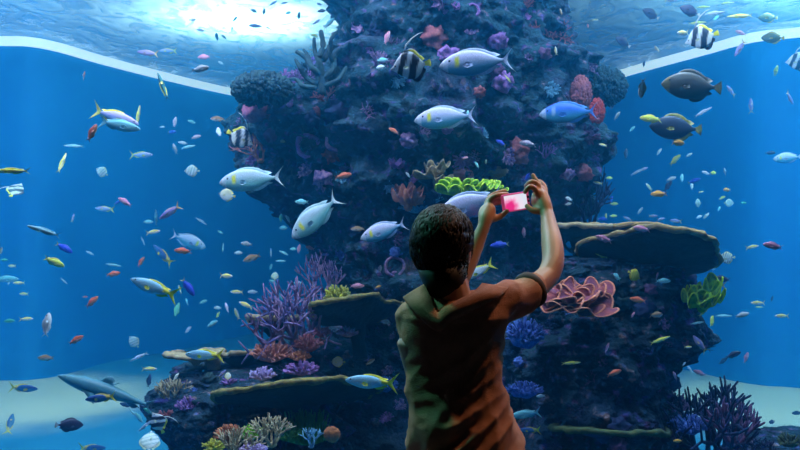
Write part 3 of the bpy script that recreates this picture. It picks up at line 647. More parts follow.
def shape_parts(k, ring=14, hi=True):
    s = SHP[k]; tab = smoothtab(s['t']); P_ = {}
    g = G(); rs = []; xs = [t[0] for t in tab] if hi else [t[0] for t in tab[::3]]
    if xs[-1] != tab[-1][0]: xs.append(tab[-1][0])
    rn = ring if hi else 8
    for x in xs:
        u, d = prof(tab, x); w = s['w']*(u+d)*.5+.002; c = (u-d)/2; h = (u+d)/2
        rs.append([Vector((x, w*math.copysign(abs(math.cos(a))**.9, math.cos(a)), c+h*math.sin(a))) for a in [2*PI*j/rn for j in range(rn)]])
    g.rings(rs); P_['body'] = g
    x0 = tab[-1][0]+.012; h0 = tab[-1][1]*.95; tw = s['tw']; g = G(); n = 9 if hi else 5; base = []; tips = []
    for i in range(n):
        v = -1+2*i/(n-1)
        base.append((x0, h0*v))
        if s['tail'] == 'lunate': tx = -.40-.10*abs(v)**1.6
        elif s['tail'] == 'fork': tx = -.375-.125*abs(v)**1.1
        else: tx = -.485+.015*abs(v)
        tips.append((tx, tw*v*(.96 if s['tail'] != 'blunt' else .75)))
    fin_fan(g, base, tips, .008); P_['tail_fin'] = g
    for nm, sg in (('dors', 1), ('anal', -1)):
        a, b, h = s[nm]; g = G(); base = []; tips = []; n = 9 if hi else 4
        for i in range(n):
            t = i/(n-1); x = a+(b-a)*t; u, d = prof(tab, x); z = (u*.93 if sg > 0 else -d*.93)
            base.append((x, z)); hh = h*(math.sin(PI*min(1, t*1.15+.12))**.6 if t < .86 else .55)
            tips.append((x-.035-.03*t, z+sg*(hh+.012)))
        fin_fan(g, base, tips, .007); P_['dorsal_fin' if sg > 0 else 'anal_fin'] = g
    if s.get('fil'):
        g = P_['dorsal_fin']; u, d = prof(tab, .1)
        g.tube([(.12,0,u*.9),(.03,0,u+.14),(-.12,0,u+.27),(-.30,0,u+.36),(-.42,0,u+.38)], [.02,.022,.018,.012,.004], 5)
    for sd in (-1, 1):
        g = G(); x = .20; u, d = prof(tab, x); w = s['w']*(u+d)*.5*.95
        pts = [(0,0),(-.05,.045),(-.12,.03),(-.13,-.02),(-.06,-.035)]
        for th in (0, .004):
            for a, b in pts: g.v.append(Vector((x+a, sd*(w+.02+abs(a)*.45+th-.02*(a == 0)), -.03+b)))
        g.f += [(0,1,2,3,4), (9,8,7,6,5)]+[(i, (i+1) % 5, (i+1) % 5+5, i+5) for i in range(5)]
        P_['pectoral_fin'+('' if sd < 0 else '_')] = g
        g = G(); ex, ez, er = s['eye']; u, d = prof(tab, ex); h = (u+d)/2; zz = max(-1, min(1, (ez-(u-d)/2)/h)); w = (s['w']*h+.002)*math.sqrt(1-zz*zz)
        g.ball((ex, sd*(w-er*.25), ez), (er, er*.5, er), 10, 6); P_['eye'+('' if sd < 0 else '_')] = g
    if k == 'shark':
        for sd in (-1, 1):
            g = G(); g.rings([[Vector((.24,sd*.05,-.03)),Vector((.12,sd*.05,-.035)),Vector((.12,sd*.05,-.025))],[Vector((.14,sd*.13,-.06)),Vector((.07,sd*.13,-.063)),Vector((.07,sd*.13,-.055))],[Vector((.05,sd*.2,-.085)),Vector((.04,sd*.2,-.087)),Vector((.04,sd*.2,-.083))]])
            P_['pectoral_fin'+('' if sd < 0 else '_')] = g
    return P_
def lerp3(a, b, t): t = max(0, min(1, t)); return tuple(p+(q-p)*t for p, q in zip(a, b))
def sp_surgeon(back, belly, tail=None, spot=None):
    def f(part, x, z):
        if part == 'body':
            c = lerp3(belly, back, (z+.04)/.10)
            if spot and abs(x-.26) < .022 and .0 < z < .09: c = spot
            if x > .38: c = lerp3(c, (.75,.78,.85), .5)
            if x > .455: c = lerp3(c, (.15,.15,.2), .4)
            return c
        if part == 'tail_fin': return lerp3(tail or back, (.9,.92,.6), (-x-.43)/.08)
        if part == 'pectoral_fin': return lerp3(belly, back, .6)
        return lerp3(back, belly, .5)
    return f
def sp_plain(body, fin, belly=None, tail=None, stripes=None, face=None, hind=None):
    def f(part, x, z):
        if part == 'body':
            c = lerp3(belly or body, body, (z+.03)/.07)
            if hind and x < -.18+z*.8: c = hind
            if face and x > .36: c = face
            if stripes:
                fr, sc_, sl, th = stripes
                if math.sin((x+z*sl)*fr) > th: c = sc_
            return c
        if part == 'tail_fin': return tail or fin
        return fin
    return f
def sp_banner(part, x, z):
    if part == 'tail_fin': return (.95,.85,.03)
    if part == 'dorsal_fin': return (.95,.85,.03) if x < .02 and z < .40 else (.92,.95,.98)
    if part == 'body':
        q = x+z*.42
        if x > .40: return (.75,.78,.8)
        if q > .30: return (.88,.92,.98)
        if q > .15: return (.01,.012,.03)
        if q > .02: return (.88,.92,.98)
        if q > -.17: return (.01,.012,.03)
        return (.92,.93,.85)
    if part == 'anal_fin': return (.02,.02,.04)
    return (.9,.9,.6)
WHT = (.85,.9,.95); YEL = (.95,.85,.03)
KIND = {  # shape, colouring, real length m, plain words
 'sur': ('surgeon', sp_surgeon((.80,.74,1.0), (.08,.34,.50), (.7,.7,.95), YEL), .44, 'pale lilac-grey surgeonfish'),
 'sug': ('surgeon', sp_surgeon((.62,.74,.80), (.22,.55,.52), (.7,.78,.8), YEL), .44, 'pale grey-green surgeonfish'),
 'sub': ('surgeon', sp_surgeon((.04,.16,.75), (.03,.22,.38), (.06,.16,.6), (.3,.45,.7)), .42, 'deep blue surgeonfish'),
 'why': ('fusilier', sp_plain((.80,.85,.95), YEL, (.9,.95,1), tail=(1,.9,.02), hind=(.85,.85,.7)), .34, 'white fish with a yellow tail'),
 'dk': ('oval', sp_plain((.12,.12,.11), (.10,.10,.08), (.07,.08,.07), tail=(.34,.26,.10), face=(.20,.17,.07)), .36, 'dark brown-grey surgeonfish'),
 'dk2': ('oval', sp_plain((.03,.05,.10), (.30,.28,.05), (.02,.04,.08), tail=(.40,.34,.08)), .34, 'blackish blue surgeonfish'),
 'fus': ('fusilier', sp_plain((.30,.62,.80), YEL, (.62,.88,.95), tail=(1,.88,.02), hind=(.95,.82,.05)), .30, 'blue fusilier with a yellow tail'),
 'fup': ('fusilier', sp_plain((.62,.50,.82), YEL, (.30,.45,.78), tail=(.85,.80,.15)), .32, 'lilac fusilier with a yellow tail'),
 'fud': ('fusilier', sp_plain((.02,.08,.30), (.75,.55,.05), (.04,.20,.40), tail=(.85,.68,.05), hind=(.7,.5,.08)), .26, 'dark blue fish with a yellow tail'),
 'fuc': ('fusilier', sp_plain((.20,.62,.70), (.20,.55,.62), (.35,.7,.75)), .26, 'pale cyan fish'),
 'ban': ('banner', sp_banner, .22, 'black-and-white bannerfish with yellow fins'),
 'ant': ('small', sp_plain((.85,.14,.05), (.80,.22,.12), (.9,.35,.2)), .11, 'orange-red fish'),
 'pk': ('small', sp_plain((.85,.28,.42), (.80,.35,.5), (.9,.5,.6)), .11, 'pink fish'),
 'org': ('small', sp_plain((.95,.42,.04), (.9,.5,.1), (.95,.6,.3)), .10, 'bright orange fish'),
 'brn': ('small', sp_plain((.34,.17,.06), (.4,.25,.1), (.7,.6,.5)), .13, 'brown fish with a pale belly'),
 'yw': ('fusilier', sp_plain((.98,.80,.15), (.95,.85,.4), (1,.98,.9), face=(1,1,1)), .12, 'bright yellow-and-white fish'),
 'yel': ('small', sp_plain((.75,.80,.08), (.85,.8,.1), (.8,.85,.3)), .14, 'yellow-green fish'),
 'wh': ('small', sp_plain((.72,.80,.85), (.7,.85,.9), (.92,.95,.97)), .10, 'whitish silver fish'),
 'whp': ('small', sp_plain((.80,.62,.80), (.8,.75,.85), (.9,.85,.92)), .10, 'whitish pink fish'),
 'cy': ('small', sp_plain((.20,.68,.74), (.3,.75,.8), (.5,.85,.88)), .10, 'pale cyan small fish'),
 'cyl': ('slim', sp_plain((.30,.70,.78), (.3,.75,.8), (.6,.88,.9)), .16, 'slender pale cyan fish'),
 'whl': ('slim', sp_plain((.35,.45,.75), (.8,.9,.95), WHT), .16, 'slender white-and-blue fish'),
 'yel_l': ('slim', sp_plain((.90,.80,.05), (.85,.85,.1), (.95,.9,.5)), .18, 'slender yellow fish'),
 'dm': ('small', sp_plain((.02,.03,.09), (.03,.04,.1), (.05,.06,.14)), .12, 'dark fish'),
 'dmo': ('oval', sp_plain((.03,.04,.11), (.05,.06,.1), (.05,.06,.13), tail=(.7,.72,.7)), .16, 'dark rounded fish with a pale tail'),
 'olv': ('oval', sp_plain((.14,.15,.03), (.55,.42,.05), (.1,.12,.04), tail=(.7,.5,.05)), .2, 'olive oval fish with yellow edges'),
 'vio': ('fusilier', sp_plain((.28,.22,.55), (.55,.4,.3), (.4,.35,.6), tail=(.7,.5,.2)), .16, 'violet-grey fish'),
 'bl': ('small', sp_plain((.02,.05,.62), (.05,.1,.6), (.04,.10,.6), tail=(.5,.5,.2)), .14, 'deep blue fish'),
 'gr': ('small', sp_plain((.05,.42,.28), (.1,.5,.3), (.1,.5,.4)), .13, 'green fish'),
 'bf': ('disc', sp_plain((.80,.80,.62), (.85,.8,.3), (.88,.88,.8), stripes=(44,(.05,.06,.07),.5,.35)), .15, 'pale butterflyfish with dark stripes'),
 'bfy': ('disc', sp_plain((.85,.82,.55), (.9,.8,.15), (.88,.9,.85), face=(.25,.3,.3)), .13, 'pale yellowish disc-shaped fish'),
 'bfw': ('disc', sp_plain((.62,.78,.74), (.6,.75,.5), (.75,.85,.85), stripes=(36,(.3,.5,.5),.3,.5)), .13, 'pale greenish disc-shaped fish'),
 'ang': ('disc', sp_plain((.95,.78,.03), (.95,.72,.03), (.95,.75,.05), stripes=(40,(.6,.35,.03),.1,.8)), .13, 'bright yellow spiky-finned fish'),
 'shk': ('shark', sp_plain((.05,.20,.26), (.04,.18,.24), (.10,.30,.34)), 1.0, 'long shadowy blue-green shark'),
 'blk': ('slim', sp_plain((.02,.04,.06), (.95,.85,.1), (.05,.3,.3), tail=(.02,.03,.05)), .22, 'black slender fish with spread yellow fins'),
}
SHC = {}; FM = {}
def fmesh(kind, part, g):
    fn = KIND[kind][1]; me = bpy.data.meshes.new(kind+'_'+part); me.from_pydata([tuple(v) for v in g.v], [], g.f); me.update()
    pn = part.rstrip('_'); me.materials.append(FSK); me.polygons.foreach_set('use_smooth', [True]*len(me.polygons))
    a = me.color_attributes.new('skin', 'FLOAT_COLOR', 'POINT'); cs = []
    for i, v in enumerate(g.v):
        p = g.tag[i] if hasattr(g, 'tag') else pn
        c = (.01,.01,.012) if p == 'eye' else fn(p, v.x, v.z); cs += [*c, 1]
    a.data.foreach_set('color', cs)
    return me
def get_parts(kind):
    if kind not in FM:
        sh = KIND[kind][0]
        if sh not in SHC: SHC[sh] = shape_parts(sh)
        FM[kind] = {p: fmesh(kind, p, g) for p, g in SHC[sh].items()}
    return FM[kind]
def get_low(kind):
    k = kind+'#'
    if k not in FM:
        sh = KIND[kind][0]
        ps = shape_parts(sh, hi=False); g = G(); g.tag = []
        for p, q in ps.items():
            if p.startswith('eye') and False: continue
            n = len(g.v); g.v += q.v; g.f += [tuple(i+n for i in f) for f in q.f]; g.tag += [p.rstrip('_')]*len(q.v)
        FM[k] = fmesh(kind, 'whole', g)
    return FM[k]
KN = {'sur':'surgeonfish','sug':'surgeonfish','sub':'surgeonfish','dk':'surgeonfish','dk2':'surgeonfish','fus':'fusilier','fup':'fusilier','fud':'fusilier','ban':'bannerfish','bf':'butterflyfish','shk':'shark'}
BIG = []; SMALL = []
def fish(kind, px, py, ln, ang, psi=None, label=None, mark=None, Y=None, flip=False):
    if psi is None: psi = random.choice((-1, 1))*random.uniform(0, 42)
    L = KIND[kind][2]; ps = math.radians(psi); c = max(.3, math.cos(ps))
    Yv = Y or L*c*F/ln
    Yv = max(4.4, min(9.8, Yv)); hs = [h for h in (hit(px+dx, py+dy) for dx in (-ln*.5, 0, ln*.5) for dy in (-ln*.2, ln*.2)) if h]
    if hs: Yv = min(Yv, min(h[0].y for h in hs)-.16-.35*ln/F*5*.5)
    Yv = max(3.95+.4*L, Yv)
    loc = P(px, py, Yv); s = ln*Yv/F/c
    a = math.radians(ang); f = Vector((math.cos(a)*math.cos(ps), math.sin(ps), math.sin(a)*math.cos(ps)))
    up0 = Vector((0,0,1)) if abs(math.cos(a)) > .35 else Vector((-1 if math.sin(a) > 0 else 1, 0, .2))
    if flip: up0 = -up0
    y = up0.cross(f).normalized(); z = f.cross(y).normalized()
    M = Matrix((f, y, z)).transposed().to_4x4(); M.translation = loc
    nm = KN.get(kind, 'fish'); loc_s = Matrix.Scale(s, 4)
    if ln >= 11:
        r = bpy.data.objects.new(nm, None); C.objects.link(r); r.matrix_world = M @ loc_s; r.empty_display_size = .05
        for p, me in get_parts(kind).items():
            o = bpy.data.objects.new(p.rstrip('_'), me); C.objects.link(o); o.parent = r
    else:
        r = bpy.data.objects.new(nm, get_low(kind)); C.objects.link(r); r.matrix_world = M @ loc_s
    r['category'] = 'fish' if nm != 'shark' else 'shark'
    d = 'left' if math.cos(a) < -.4 else 'right' if math.cos(a) > .4 else 'up' if math.sin(a) > 0 else 'down'
    if label: r['label'] = label; BIG.append((mark or label, px, py))
    else: SMALL.append((r, kind, px, py, ln, d))
    return r
# prominent fish: kind, x, y, length, heading, yaw, label, short landmark phrase
for a in [
 ('sug',252,180,66,186,0,'big grey-green surgeonfish with a yellow shoulder spot, at the left edge of the column','the big surgeonfish at the left edge of the column'),
 ('sug',316,217,64,222,0,'big pale surgeonfish nosing down to the left under the overhang','the surgeonfish nosing down under the overhang'),
 ('sur',477,63,76,186,0,'palest lilac surgeonfish swimming left, right of the bannerfish','the palest lilac surgeonfish'),
 ('sur',446,118,64,186,0,'lilac surgeonfish with a blue shoulder patch at mid height of the column','the lilac surgeonfish in mid column'),
 ('sub',569,113,60,184,0,'deep blue surgeonfish near the right edge of the column','the deep blue surgeonfish'),
 ('sur',384,231,50,200,0,'lilac-blue surgeonfish just left of the head of the person','the surgeonfish left of the head'),
 ('dk',692,86,62,176,0,'large dark brown surgeonfish below the white waterline on the right','the large dark brown surgeonfish'),
 ('dk2',676,128,54,176,0,'blackish surgeonfish with yellow fins, lower of the two dark ones at right','the blackish surgeonfish'),
 ('yel',651,119,22,172,10,'yellow fish poking out behind the blackish surgeonfish','the yellow fish behind the blackish surgeonfish'),
 ('ban',411,66,42,190,0,'bannerfish with a long white streamer, in front of the column top','the bannerfish with the long streamer'),
 ('ban',702,38,32,196,20,'bannerfish in shade crossing the white waterline on the right','the bannerfish on the waterline'),
 ('ban',798,62,24,180,10,'bannerfish cut off by the right edge of the view','the bannerfish at the right edge'),
 ('ban',240,138,28,-28,20,'bannerfish slanting down past the left side of the column','the bannerfish beside the pink sponge'),
 ('fus',155,288,52,160,0,'large pale-bellied fusilier with a bright yellow forked tail, in open water at left','the large yellow-tailed fusilier'),
 ('fus',372,382,54,176,0,'blue fusilier with a yellow tail in front of the widest table coral','the fusilier by the widest table coral', 4.7),
 ('fus',205,355,40,178,0,'fusilier passing in front of the small pale table coral','the fusilier at the small pale table', 5.3),
 ('fup',115,117,50,-18,0,'lilac fusilier with a yellow tail, upper of a close pair at left','the lilac fusilier of the pair at upper left'),
 ('fuc',119,125,44,-12,0,'faint blue fish just under the lilac fusilier','the faint blue fish under the lilac fusilier'),
 ('shk',108,392,106,162,0,'long shadowy shark cruising over the pale sand at lower left','the shadowy shark'),
 ('fud',101,398,32,186,0,'dark blue fish with a yellow tail in front of the shadowy shark','the dark blue fish on the shark', 5.0),
 ('fud',23,388,30,-4,0,'dark blue fish with a yellow tail above the sand, far left','the yellow-tailed fish over the sand far left'),
 ('fud',10,424,17,100,50,'blue fish seen end-on near the lower left corner','the end-on blue fish at lower left'),
 ('dmo',69,425,24,-8,30,'dim blue round fish with a yellowish mouth low over the sand','the dim blue fish over the sand'),
 ('fud',92,448,28,0,0,'fish with a yellow tail cut off by the bottom edge at left','the fish cut off at the bottom left'),
 ('sur',188,241,38,-22,0,'plump pale violet fish with a yellowish tail at mid left','the plump pale violet fish'),
 ('ant',183,251,18,176,0,'orange-red fish with yellow back overlapping the plump pale violet fish','the orange fish at the plump violet one'),
 ('fud',163,255,29,137,10,'violet-headed fish with a bright yellow tail above the large yellow-tailed fusilier','the violet-headed fish with the yellow tail'),
 ('blk',163,87,31,110,0,'black slender fish swimming upward with yellow fins spread, across the waterline','the upward-swimming black fish'),
 ('yel_l',12,171,38,180,0,'long yellow-green fish entering at the left edge','the yellow-green fish at the left edge'),
 ('fup',141,155,24,0,0,'purple-grey fish with a small yellow tail below the lilac pair','the purple-grey fish at upper left'),
 ('yel',54,262,23,-24,0,'yellow-green fish slanting down to the right in open water at left','the slanting yellow-green fish'),
 ('bf',727,258,17,186,0,'round pale butterflyfish with dark stripes right of the table corals','the striped butterflyfish'),
 ('bfw',192,171,16,180,0,'pale ring-patterned disc-shaped fish left of the big surgeonfish','the ring-patterned disc fish'),
 ('bfy',227,195,18,170,0,'yellow-tailed cream disc-shaped fish just under the big surgeonfish','the cream disc fish under the big surgeonfish'),
 ('bfy',262,90,14,180,0,'white disc fish with a yellow rear above the pink sponge','the white disc fish above the pink sponge'),
 ('bfy',338,362,15,180,0,'yellow and pale blue disc fish over the widest table coral','the disc fish over the widest table coral'),
 ('ang',634,275,16,-30,20,'bright yellow spiky-finned fish beneath the thick table coral','the bright yellow spiky fish'),
 ('sur',470,206,76,200,0,'big blue-grey surgeonfish half hidden by the head and left hand','the surgeonfish behind the left hand'),
 ('why',479,271,36,208,0,'white fish with a bright yellow tail against the cheek of the person','the yellow-tailed white fish at the cheek'),
 ('bl',500,245,20,186,0,'deep blue fish below the phone, between head and forearm','the deep blue fish below the phone'),
 ('fuc',526,414,32,188,0,'turquoise fish right of the shirt near the bottom','the turquoise fish by the shirt'),
 ('fud',530,430,21,184,20,'blue and yellow fish under the turquoise fish','the fish under the turquoise one'),
 ('olv',773,38,24,180,0,'olive oval fish with yellow edges overlapping the waterline at far right','the olive oval fish'),
 ('vio',740,48,20,-122,0,'violet-grey fish diving across the waterline on the right','the diving violet-grey fish'),
 ('pk',741,33,12,160,0,'pink fish on the waterline just above the diving violet-grey fish','the pink fish on the waterline'),
 ('vio',671,-0,14,0,0,'dark violet fish cut off by the top edge at right','the fish cut off at the top right'),
 ('dmo',651,14,19,150,0,'dark rounded fish with a pale tail near the top right','the dark rounded fish near the top right'),
 ('dmo',623,42,18,146,0,'dark rounded fish with a pale tail above the blocky shelf coral','the dark rounded fish over the blocky shelf'),
 ('dmo',690,11,22,158,0,'dark bluish fish with a yellow-tinged tail, upper right','the dark bluish fish at upper right'),
 ('olv',768,18,20,180,0,'violet and yellow oval fish near the surface at far right','the violet oval fish near the surface'),
 ('sur',788,158,30,186,0,'violet fish with a pale outline near the right edge','the violet fish near the right edge'),
 ('vio',715,284,24,172,0,'blue-white striped fish right of the yellow-green lettuce coral','the blue-white fish by the yellow-green coral'),
 ('dm',722,279,18,174,0,'dark fish just above the blue-white striped fish','the dark fish above the blue-white one'),
 ('pk',773,246,21,170,0,'magenta-red fish right of the striped butterflyfish','the magenta fish at right'),
 ('yw',752,247,14,10,0,'yellow-white fish between the striped butterflyfish and the magenta fish','the yellow-white fish by the magenta one'),
 ('yw',782,316,15,180,0,'glowing yellow-white fish above the sand at far right','the glowing fish at far right'),
 ('yw',758,303,15,180,0,'yellow-white fish with a blue head, upper left of the glowing one at far right','the yellow-white fish at right'),
 ('ang',712,321,12,60,30,'orange spiky fish below the yellow-green lettuce coral','the orange spiky fish'),
 ('cyl',723,316,18,0,0,'slender cyan fish touching the orange spiky fish','the slender cyan fish at right'),
 ('pk',642,229,18,170,0,'pink fish resting over the rear table coral','the pink fish over the rear table coral', 5.0),
 ('pk',604,239,18,160,0,'pink fish over the left end of the thick table coral','the pink fish at the left end of the table coral', 4.8),
 ('yel',601,254,16,150,30,'curled yellow-white fish under the left end of the thick table coral','the curled yellow fish'),
 ('ant',638,300,17,170,0,'orange fish below the bright yellow spiky fish','the orange fish below the spiky one'),
 ('yel_l',571,363,20,4,0,'slender yellow fish in front of the dark rock right of the shirt','the slender yellow fish by the dark rock'),
 ('yel_l',660,340,22,20,0,'long pale fish on the lower right part of the rock','the long pale fish on the rock'),
 ('vio',700,344,22,130,0,'dim dark fish with a white tail at the right rim of the rock','the dim fish at the rock rim'),
 ('ant',614,373,16,20,0,'dull red fish low on the dark rock','the dull red fish low on the rock'),
 ('pk',607,348,11,60,30,'pink fish above the dull red fish on the dark rock','the pink fish above the dull red one'),
 ('dm',733,355,17,20,0,'dark slender fish over the sand at lower right','the dark slender fish at lower right'),
 ('pk',746,358,12,70,0,'pinkish fish beside the dark slender fish at lower right','the pinkish fish at lower right'),
 ('org',678,441,10,180,0,'small orange fish in the dark corals at the bottom right','the orange fish in the bottom corals'),
 ('ant',343,176,18,12,0,'red fish in front of the shadowed left part of the column','the red fish on the column'),
 ('pk',387,38,15,70,0,'curved pink fish high on the column','the curved pink fish'),
 ('whp',528,144,18,170,0,'lilac fish with a yellow tail above the raised hand','the lilac fish above the raised hand'),
 ('bl',501,143,12,150,0,'dull blue fish left of the lilac fish above the phone','the dull blue fish above the phone'),
 ('pk',357,286,15,0,0,'mauve fish above the yellow-brown rimmed table coral','the mauve fish above the table coral'),
 ('brn',358,229,15,180,0,'pale brown fish left of the surgeonfish by the head','the pale brown fish'),
 ('brn',252,258,19,200,0,'brown-orange fish in open water left of the column','the brown-orange fish'),
 ('ant',92,133,20,62,0,'red-orange fish below the tail of the lilac fusilier','the red-orange fish'),
 ('yel_l',62,163,22,80,30,'small yellow fish swimming upright below the red-orange fish at left','the upright yellow fish at left'),
 ('yel_l',138,116,22,80,0,'yellow-black fish standing upright at the nose of the lilac fusilier','the upright yellow-black fish'),
 ('vio',170,212,26,214,0,'violet-grey fish with a white tail angled down to the left','the violet-grey fish with a white tail'),
 ('cyl',44,231,36,163,0,'long slender cyan fish at left','the long slender cyan fish'),
 ('bl',64,248,20,-30,0,'deep blue fish trailing the long slender cyan fish','the deep blue fish at left'),
 ('bl',188,287,22,-55,0,'deep blue narrow fish right of the large yellow-tailed fusilier','the narrow deep blue fish'),
 ('ban',16,190,15,75,50,'small red, blue and white fish at the far left','the small red and blue fish'),
 ('vio',148,53,22,174,0,'grey slender fish above the waterline at left','the grey slender fish above the waterline'),
 ('fup',168,51,19,180,0,'silver-blue outlined fish right behind the grey slender fish above the waterline','the silver-blue fish above the waterline'),
 ('bfw',102,172,14,150,0,'pale greenish triangular fish in open water at left','the pale triangular fish'),
 ('fup',105,209,20,176,0,'violet and white fish over the faint wall seam at left','the violet and white fish'),
 ('pk',125,202,16,150,0,'pink fish above the violet and white fish','the pink fish at mid left'),
 ('ant',113,274,15,10,0,'red fish in open water left of the large yellow-tailed fusilier','the red fish at mid left'),
 ('ant',92,302,17,42,0,'red fish angled upward at lower left','the red fish angled upward'),
 ('ant',76,340,17,28,0,'pinkish red fish above the shadowy shark','the pinkish red fish above the shark'),
 ('brn',46,358,17,180,0,'dark-headed grey fish over the sand edge at lower left','the dark-headed grey fish'),
 ('bfw',134,342,15,130,0,'pale cyan and yellow disc fish above the shark','the cyan and yellow disc fish'),
 ('whl',139,357,21,205,0,'slender white-blue fish above the tail of the shark','the slender white-blue fish'),
 ('yw',149,369,16,0,0,'curved yellow-white fish above a dark upright one','the curved yellow-white fish'),
 ('dm',149,381,14,80,0,'dark upright fish left of the cream staghorn coral','the dark upright fish'),
 ('ban',158,423,24,118,0,'black and white fish diving along the left side of the lower rock','the black and white fish by the lower rock'),
 ('whl',145,426,20,40,0,'slender blue fish with a yellow-white end left of the lower rock','the slender blue fish by the lower rock'),
 ('bfw',150,442,18,100,50,'dark-ringed pale fish near the bottom, left of the lower rock','the ringed fish near the bottom'),
 ('wh',47,325,24,88,20,'speckled silver fish hanging vertically at lower left','the vertical silver fish'),
 ('fuc',6,279,26,0,0,'teal fish cut off by the left edge','the teal fish at the left edge'),
]:
    fish(*a)
# the smaller ones
for a in [
 ('whp',193,20,6,30),('whp',200,30,8,0),('dm',217,37,8,90),('dm',224,37,7,140),('dm',235,19,7,30),('dm',232,29,5,80),('pk',204,57,14,180),('wh',200,69,19,10),('wh',221,63,7,150),
 ('ant',84,76,9,60),('cyl',74,146,18,180),('whp',175,122,11,80),('wh',162,127,6,0),('cy',192,122,9,160),('bl',172,132,10,0),('whp',196,137,10,20),('wh',183,143,10,170),('cyl',188,147,17,10),('wh',175,149,11,100),
 ('brn',218,119,14,180),('wh',219,132,11,110),('bl',117,203,7,30),('vio',73,218,9,80),('cyl',156,218,17,80),('cy',148,222,11,0),('whl',201,221,13,-35),('whl',90,253,12,160),('cyl',113,265,15,-12),('whl',64,281,10,-40),
 ('brn',1,251,8,80),('gr',4,260,8,0),('yw',12,266,10,180),('yw',19,283,10,180),('yw',24,294,11,180),('wh',9,282,6,80),('ant',85,297,6,0),('gr',10,321,9,180),('yw',26,319,12,0),
 ('yw',153,232,15,10),('whl',143,241,10,120),('ant',141,262,12,60),('yw',180,290,10,120),('cy',220,232,7,-30),('cyl',223,248,10,90),('wh',238,253,10,0),('wh',247,244,11,170),
 ('yw',226,276,15,0),('yw',237,292,14,180),('wh',253,292,11,180),('yw',246,305,16,160),('cy',203,302,8,20),('cy',187,302,8,120),('gr',177,310,14,80),('wh',218,308,9,180),('whp',227,308,11,120),('yw',237,314,13,110),('yel',218,315,8,60),('cy',212,324,13,30),
 ('whp',188,330,10,45),('vio',222,374,12,45),('bfy',228,376,8,90),('wh',176,377,8,60),('dm',126,405,12,160),('cyl',134,414,15,140),('cy',139,418,14,130),('gr',148,411,11,150),
 ('vio',273,3,10,10),('vio',284,3,8,10),('dm',254,11,9,150),('dm',264,12,8,85),('vio',256,26,14,178),('whp',268,28,6,150),('cy',288,13,7,0),('dm',299,16,9,85),('vio',319,4,6,0),('dm',322,11,10,180),('vio',316,22,10,20),('fuc',329,23,16,48),('yel',315,36,9,160),
 ('cy',302,202,13,180),('gr',281,218,9,90),('cy',288,219,9,120),('cy',283,228,10,0),('pk',299,249,10,80),('pk',310,248,9,160),('cyl',284,253,12,160),('cy',293,249,8,0),('cyl',281,261,12,180),('whl',271,253,10,90),('cy',271,267,7,70),('bfy',275,276,9,90),('cy',273,282,8,150),('cyl',299,283,12,180),('cy',281,297,8,110),
 ('org',378,287,7,20),('whp',380,269,8,80),('brn',370,362,11,30),('pk',338,388,7,100),('cy',383,60,12,180),('wh',381,67,10,180),('ant',394,131,12,150),('yel_l',508,79,11,130),('yw',603,145,9,170),('cy',468,113,6,90),('pk',465,158,7,10),('cy',477,165,8,120),('wh',486,162,5,90),('bl',527,177,9,60),
 ('wh',408,175,7,130),('pk',524,233,11,95),('yw',598,183,10,170),('wh',568,204,8,10),('wh',569,199,9,160),('cy',617,277,12,145),('cy',663,281,15,0),('pk',657,276,8,60),('pk',610,296,8,100),('brn',656,315,16,0),('pk',633,315,7,60),('yw',688,347,8,0),('wh',541,396,10,180),('yw',695,428,10,170),
 ('yw',683,33,16,190),('yel_l',697,23,19,5),('yel_l',703,7,14,0),('whl',714,13,18,0),('cy',716,18,8,40),('brn',657,49,9,110),('dm',644,64,6,90),('brn',642,88,18,-85),('yel_l',740,16,21,175),('yel_l',727,3,13,0),('yel',776,71,10,90),('vio',731,91,15,140),('vio',751,106,16,95),('vio',790,98,16,-50),
 ('whl',703,112,18,30),('org',678,143,16,0),('dm',612,107,8,45),('wh',617,116,9,60),('cy',632,129,8,45),('dm',626,154,11,85),('wh',659,152,8,60),('yel',675,160,13,50),('wh',689,155,7,30),('whl',637,172,14,30),('vio',644,169,10,20),('yel',609,178,8,0),
 ('yw',649,187,11,140),('org',659,194,14,180),('wh',671,179,9,20),('dm',668,186,13,60),('cy',682,178,9,80),('bl',694,181,12,20),('whp',706,173,9,160),('yel',713,173,9,0),('wh',725,172,9,120),('yw',701,192,6,10),('bfw',698,203,9,180),('org',727,190,10,180),('yel',722,198,7,30),('bfw',729,203,11,0),('gr',744,203,7,180),('cy',719,209,7,40),('wh',699,217,8,20),('wh',706,216,8,50),
 ('wh',640,211,8,60),('vio',653,216,9,0),('vio',661,219,9,10),('vio',676,221,14,175),('vio',628,219,10,150),('bl',611,200,9,70),('yel',614,204,7,0),('yel',606,216,6,90),('yel',613,216,8,0),('bl',602,219,10,0),('dm',770,153,9,0),('wh',692,186,8,80),
 ('wh',715,267,11,40),('dm',690,267,6,30),('yel_l',759,307,8,0),('dm',772,299,7,80),('wh',742,315,13,20),('yel_l',704,312,15,40),('cyl',697,323,14,10),('dm',723,361,11,45),('whl',690,369,10,120),('wh',684,364,6,30),('pk',700,373,12,160),('pk',675,376,11,120),('dm',772,422,10,170),('dm',797,413,12,180),
 ('yw',595,20,7,0),('ant',588,26,5,90),('brn',561,12,7,110),('yw',556,51,9,100),
]: fish(*a)
